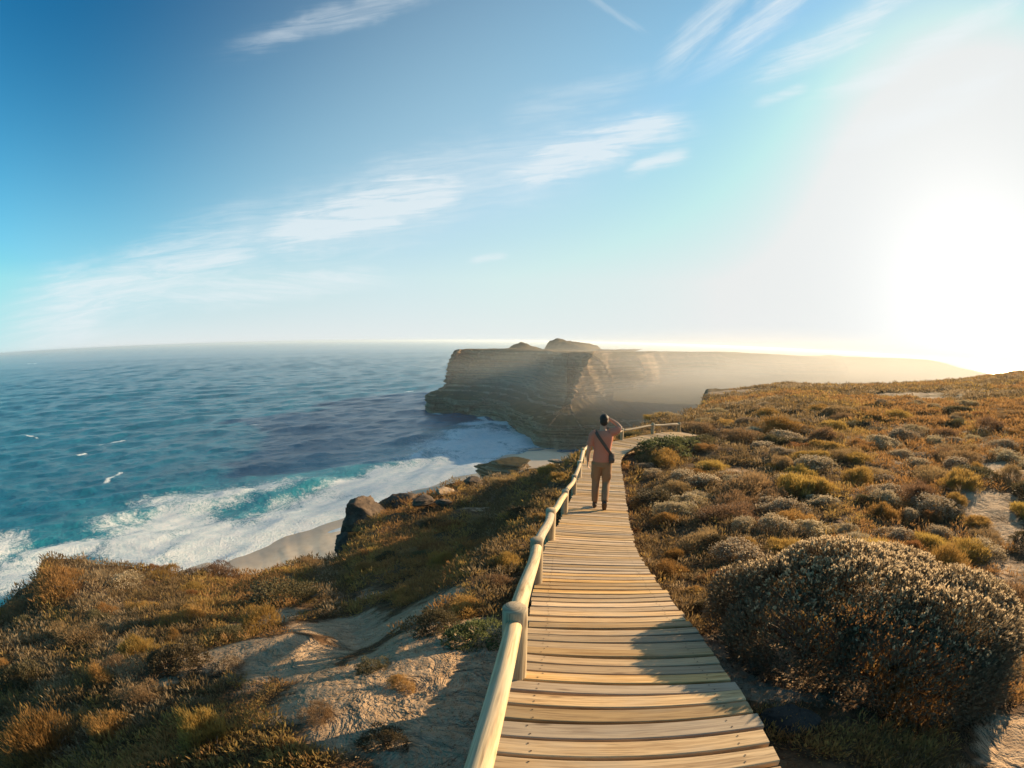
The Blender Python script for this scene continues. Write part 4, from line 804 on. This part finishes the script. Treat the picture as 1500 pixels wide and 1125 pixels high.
def build_person():
    s = float(_seg[np.argmin((PATH[:, 0] - 1.64) ** 2 + (PATH[:, 1] - 8.28) ** 2)]); p, t = path_at(s); az_ = math.atan2(t[0], t[1]); q = np.array([1.66, 8.28])
    root = empty('person', (q[0], q[1], p[2] + .004), -az_); tag(root, 'person in salmon shirt and brown trousers walking away, hand raised to head', 'person')
    SK = mat_plain('skin', (.42, .23, .15), (.50, .29, .19), 30, .55, .1); SH = mat_plain('salmon_cloth', (.50, .17, .105), (.56, .21, .13), 60, .9); TR = mat_plain('brown_cloth', (.25, .13, .065), (.32, .18, .09), 50, .9)
    HR = mat_plain('dark_hair', (.02, .013, .01), (.045, .03, .02), 120, .6); SO = mat_plain('dark_leather', (.05, .03, .02), (.09, .055, .035), 40, .6); ST = mat_plain('brown_canvas', (.075, .05, .038), (.13, .09, .07), 60, .85)
    sl, sr = (-.175, -.01, 1.425), (.185, .0, 1.45); el_, wl = (-.245, -.035, 1.135), (-.255, .035, .88); er, wr = (.325, .07, 1.505), (.115, .155, 1.655)
    bm = bmesh.new()
    add_limb(bm, [(0, 0, .86), (0, 0, .95), (0, -.005, 1.08), (0, -.01, 1.22), (0, -.01, 1.36), (0, -.005, 1.44), (0, 0, 1.48)], [.14, .155, .135, .155, .175, .14, .06], [.09, .105, .09, .10, .105, .08, .05], 22)
    add_limb(bm, [(0, -.01, 1.42), (0, .0, 1.50), (.005, .02, 1.58)], [.062, .055, .055], [.06, .055, .058])
    add_ball(bm, (.01, .025, 1.655), (.074, .092, .108)); add_ball(bm, (.012, .06, 1.60), (.05, .055, .06)); add_ball(bm, (.014, .122, 1.635), (.012, .02, .022)); add_ball(bm, (.014, .108, 1.597), (.026, .014, .01))
    for sx in (-1, 1): add_ball(bm, (.01 + sx * .077, .02, 1.645), (.012, .02, .032)); add_ball(bm, (.012 + sx * .031, .104, 1.658), (.014, .01, .009))
    add_limb(bm, [sl, (-.215, -.03, 1.28), el_], [.05, .046, .038]); add_limb(bm, [el_, (-.255, -.01, 1.04), wl], [.037, .038, .026], None)
    add_limb(bm, [sr, (.26, .035, 1.485), er], [.05, .046, .038]); add_limb(bm, [er, (.235, .115, 1.585), wr], [.037, .037, .026])
    def hand(w, d, side, palm, curl):
        w, d, side, palm = (np.array(v, float) for v in (w, d, side, palm)); d /= np.linalg.norm(d); side -= d * (side @ d); side /= np.linalg.norm(side); palm = np.cross(d, side) * (1 if np.cross(d, side) @ palm > 0 else -1)
        add_limb(bm, [w, w + d * .04, w + d * .085], [.026, .038, .04], [.02, .016, .014], 16, palm)
        for k, ln in enumerate((.066, .076, .07, .055)):
            b = w + d * .082 + side * (.027 - .018 * k); m_ = b + d * ln * .5 + palm * curl * .25 * ln; e = b + d * ln * .92 + palm * curl * ln * .8; add_limb(bm, [b - d * .01, m_, e], [.0088, .0084, .0072], None, 10)
        b = w + d * .025 + side * .026; add_limb(bm, [b, b + d * .03 + side * .024, b + d * .058 + side * .026 + palm * .012], [.012, .0105, .009], None, 10)
    hand(wl, (-.01, .1, -1), (0, 1, .1), (1, 0, 0), .55); hand(wr, (-.75, .12, .38), (0, .3, -1), (0, -1, -.4), .25)
    for hx, kn, an in (((-.085, 0, .9), (-.095, .06, .49), (-.085, -.03, .09)), ((.085, 0, .9), (.10, .045, .48), (.095, -.26, .17))):
        add_limb(bm, [hx, tuple((np.array(hx) + kn) / 2), kn], [.085, .075, .055]); add_limb(bm, [kn, tuple((np.array(kn) * .6 + np.array(an) * .4) + np.array([0, -.015, 0])), an], [.053, .053, .036])
    finish('body', bm, SK, root, .0065, 3)
    bm = bmesh.new()      # shirt
    add_limb(bm, [(0, 0, .90), (0, -.003, .98), (0, -.008, 1.10), (0, -.012, 1.23), (0, -.012, 1.36), (0, -.008, 1.435), (0, -.005, 1.475)], [.172, .17, .158, .172, .19, .158, .075], [.122, .12, .108, .115, .12, .095, .065], 26)
    add_limb(bm, [(-.12, -.01, 1.43), (-.19, -.02, 1.37), (-.222, -.032, 1.24), (-.232, -.036, 1.19)], [.07, .068, .062, .064]); add_limb(bm, [(.12, -.005, 1.44), (.20, .01, 1.455), (.265, .038, 1.485), (.285, .05, 1.492)], [.07, .07, .062, .064]); finish('shirt', bm, SH, root, .009, 3)
    bm = bmesh.new()      # trousers, with side pockets
    add_limb(bm, [(0, 0, .80), (0, 0, .88), (0, 0, .96)], [.165, .172, .165], [.115, .122, .112], 26)
    for hx, kn, an in (((-.088, 0, .88), (-.095, .06, .49), (-.087, -.03, .12)), ((.088, 0, .88), (.10, .045, .48), (.096, -.245, .20))):
        hx, kn, an = map(np.array, (hx, kn, an)); add_limb(bm, [hx, (hx + kn) / 2 + [0, .005, 0], kn, (kn + an) / 2 + [0, -.01, 0], an], [.105, .096, .075, .072, .062], None, 20); add_ball(bm, tuple((hx * .35 + kn * .65) + np.array([math.copysign(.07, hx[0]), -.01, 0])), (.03, .06, .085))
    add_limb(bm, [(0, 0, .84), (0, .0, .78)], [.09, .05], [.1, .08]); finish('trousers', bm, TR, root, .009, 3)
    bm = bmesh.new(); add_ball(bm, (.01, .008, 1.69), (.083, .098, .085)); add_ball(bm, (.01, -.03, 1.635), (.076, .062, .075)); finish('hair', bm, HR, root, .008, 2)
    bm = bmesh.new(); add_limb(bm, [(-.085, -.085, .045), (-.085, 0, .055), (-.09, .10, .04), (-.092, .17, .032)], [.036, .044, .048, .034], [.045, .055, .04, .026], 16, (0, 0, 1)); add_limb(bm, [(-.085, -.03, .03), (-.085, -.03, .13)], [.047, .045]); finish('shoe', bm, SO, root, .008, 2)
    bm = bmesh.new(); add_limb(bm, [(.095, -.315, .215), (.097, -.255, .135), (.10, -.20, .05), (.10, -.15, .024)], [.036, .044, .048, .034], [.045, .052, .04, .026], 16, (1, 0, 0)); add_limb(bm, [(.096, -.26, .13), (.096, -.245, .21)], [.047, .045]); finish('shoe', bm, SO, root, .008, 2)
    # bag: a strap over the left shoulder and a pouch at the right hip
    bag = empty('shoulder_bag', root.location, -az_); tag(bag, 'small dark shoulder bag on the walker\'s right hip with its strap across the back', 'bag')
    bm = bmesh.new(); add_limb(bm, [(.175, -.04, 1.06), (.178, -.045, .98), (.18, -.045, .89)], [.07, .085, .07], [.055, .065, .055], 16, (1, 0, 0)); add_ball(bm, (.19, -.11, .96), (.05, .03, .05)); finish('pouch', bm, ST, bag, .01, 2)
    th = np.linspace(0, 1, 26); pts = [(-.13 + .30 * u, -.118 - .018 * math.sin(math.pi * u) + .05 * max(0, .12 - u) / .12 + .03 * max(0, u - .85) / .15, 1.455 - .40 * u) for u in th]; pts = [(-.135, .03, 1.47)] + pts
    bm = bmesh.new(); prev = None
    for a, b in zip(pts[:-1], pts[1:]):
        pass
    w = np.array([.022, 0, .017]); fr = [[bm.verts.new(np.array(c) + w * k + np.array([0, o_, 0])) for k, o_ in ((-1, 0), (1, 0), (1, -.007), (-1, -.007))] for c in pts]
    for a, b in zip(fr[:-1], fr[1:]):
        for i in range(4): bm.faces.new((a[i], a[(i + 1) % 4], b[(i + 1) % 4], b[i]))
    bmesh.ops.recalc_face_normals(bm, faces=bm.faces); me = bpy.data.meshes.new('strap'); bm.to_mesh(me); bm.free(); link('strap', me, ST, bag)
build_person()

# ------------------------------------------------------------------ sea air
def build_haze():
    bm = bmesh.new(); bmesh.ops.create_cube(bm, size=1, matrix=Matrix.Translation((0, 0, -31)) @ Matrix.Diagonal((130000, 130000, 76, 1)))
    me = bpy.data.meshes.new('haze'); bm.to_mesh(me); bm.free(); m, t, out = material('sea_air')
    v = t.node('ShaderNodeVolumePrincipled'); v.inputs['Density'].default_value = .00012; v.inputs['Color'].default_value = (.84, .93, 1., 1); v.inputs['Anisotropy'].default_value = .38; v.inputs['Density Attribute'].default_value = ''
    t.l.new(v.outputs[0], out.inputs['Volume']); tag(link('haze', me, m), kind='stuff')
def build_spray():
    bm = bmesh.new(); bmesh.ops.create_icosphere(bm, subdivisions=4, radius=1); me = bpy.data.meshes.new('sea_spray'); bm.to_mesh(me); bm.free(); m, t, out = material('drifting_spray')
    pos = t.node('ShaderNodeTexCoord').outputs['Object']; r = t.vmath('LENGTH', pos)
    dn = t.math('MULTIPLY', t.ramp(r, .12, 1., 1., 0.), t.ramp(t.noise(t.scale(pos, 2.2, 2.2, 1.3), 1.3, 4, .6), .25, .75, .35, 1.5))
    v = t.node('ShaderNodeVolumePrincipled'); t.put(v.inputs['Density'], t.math('MULTIPLY', dn, .0108)); v.inputs['Color'].default_value = (.99, .95, .88, 1); v.inputs['Anisotropy'].default_value = .08; v.inputs['Density Attribute'].default_value = ''
    t.l.new(v.outputs[0], out.inputs['Volume'])
    if hasattr(m, 'cycles'): m.cycles.volume_step_rate = .5
    o = tag(link('sea_spray', me, m), kind='stuff'); o.location = (250, 262, -24); o.rotation_euler = (0, 0, -.35); o.scale = (365, 190, 42)
build_haze(); build_spray()
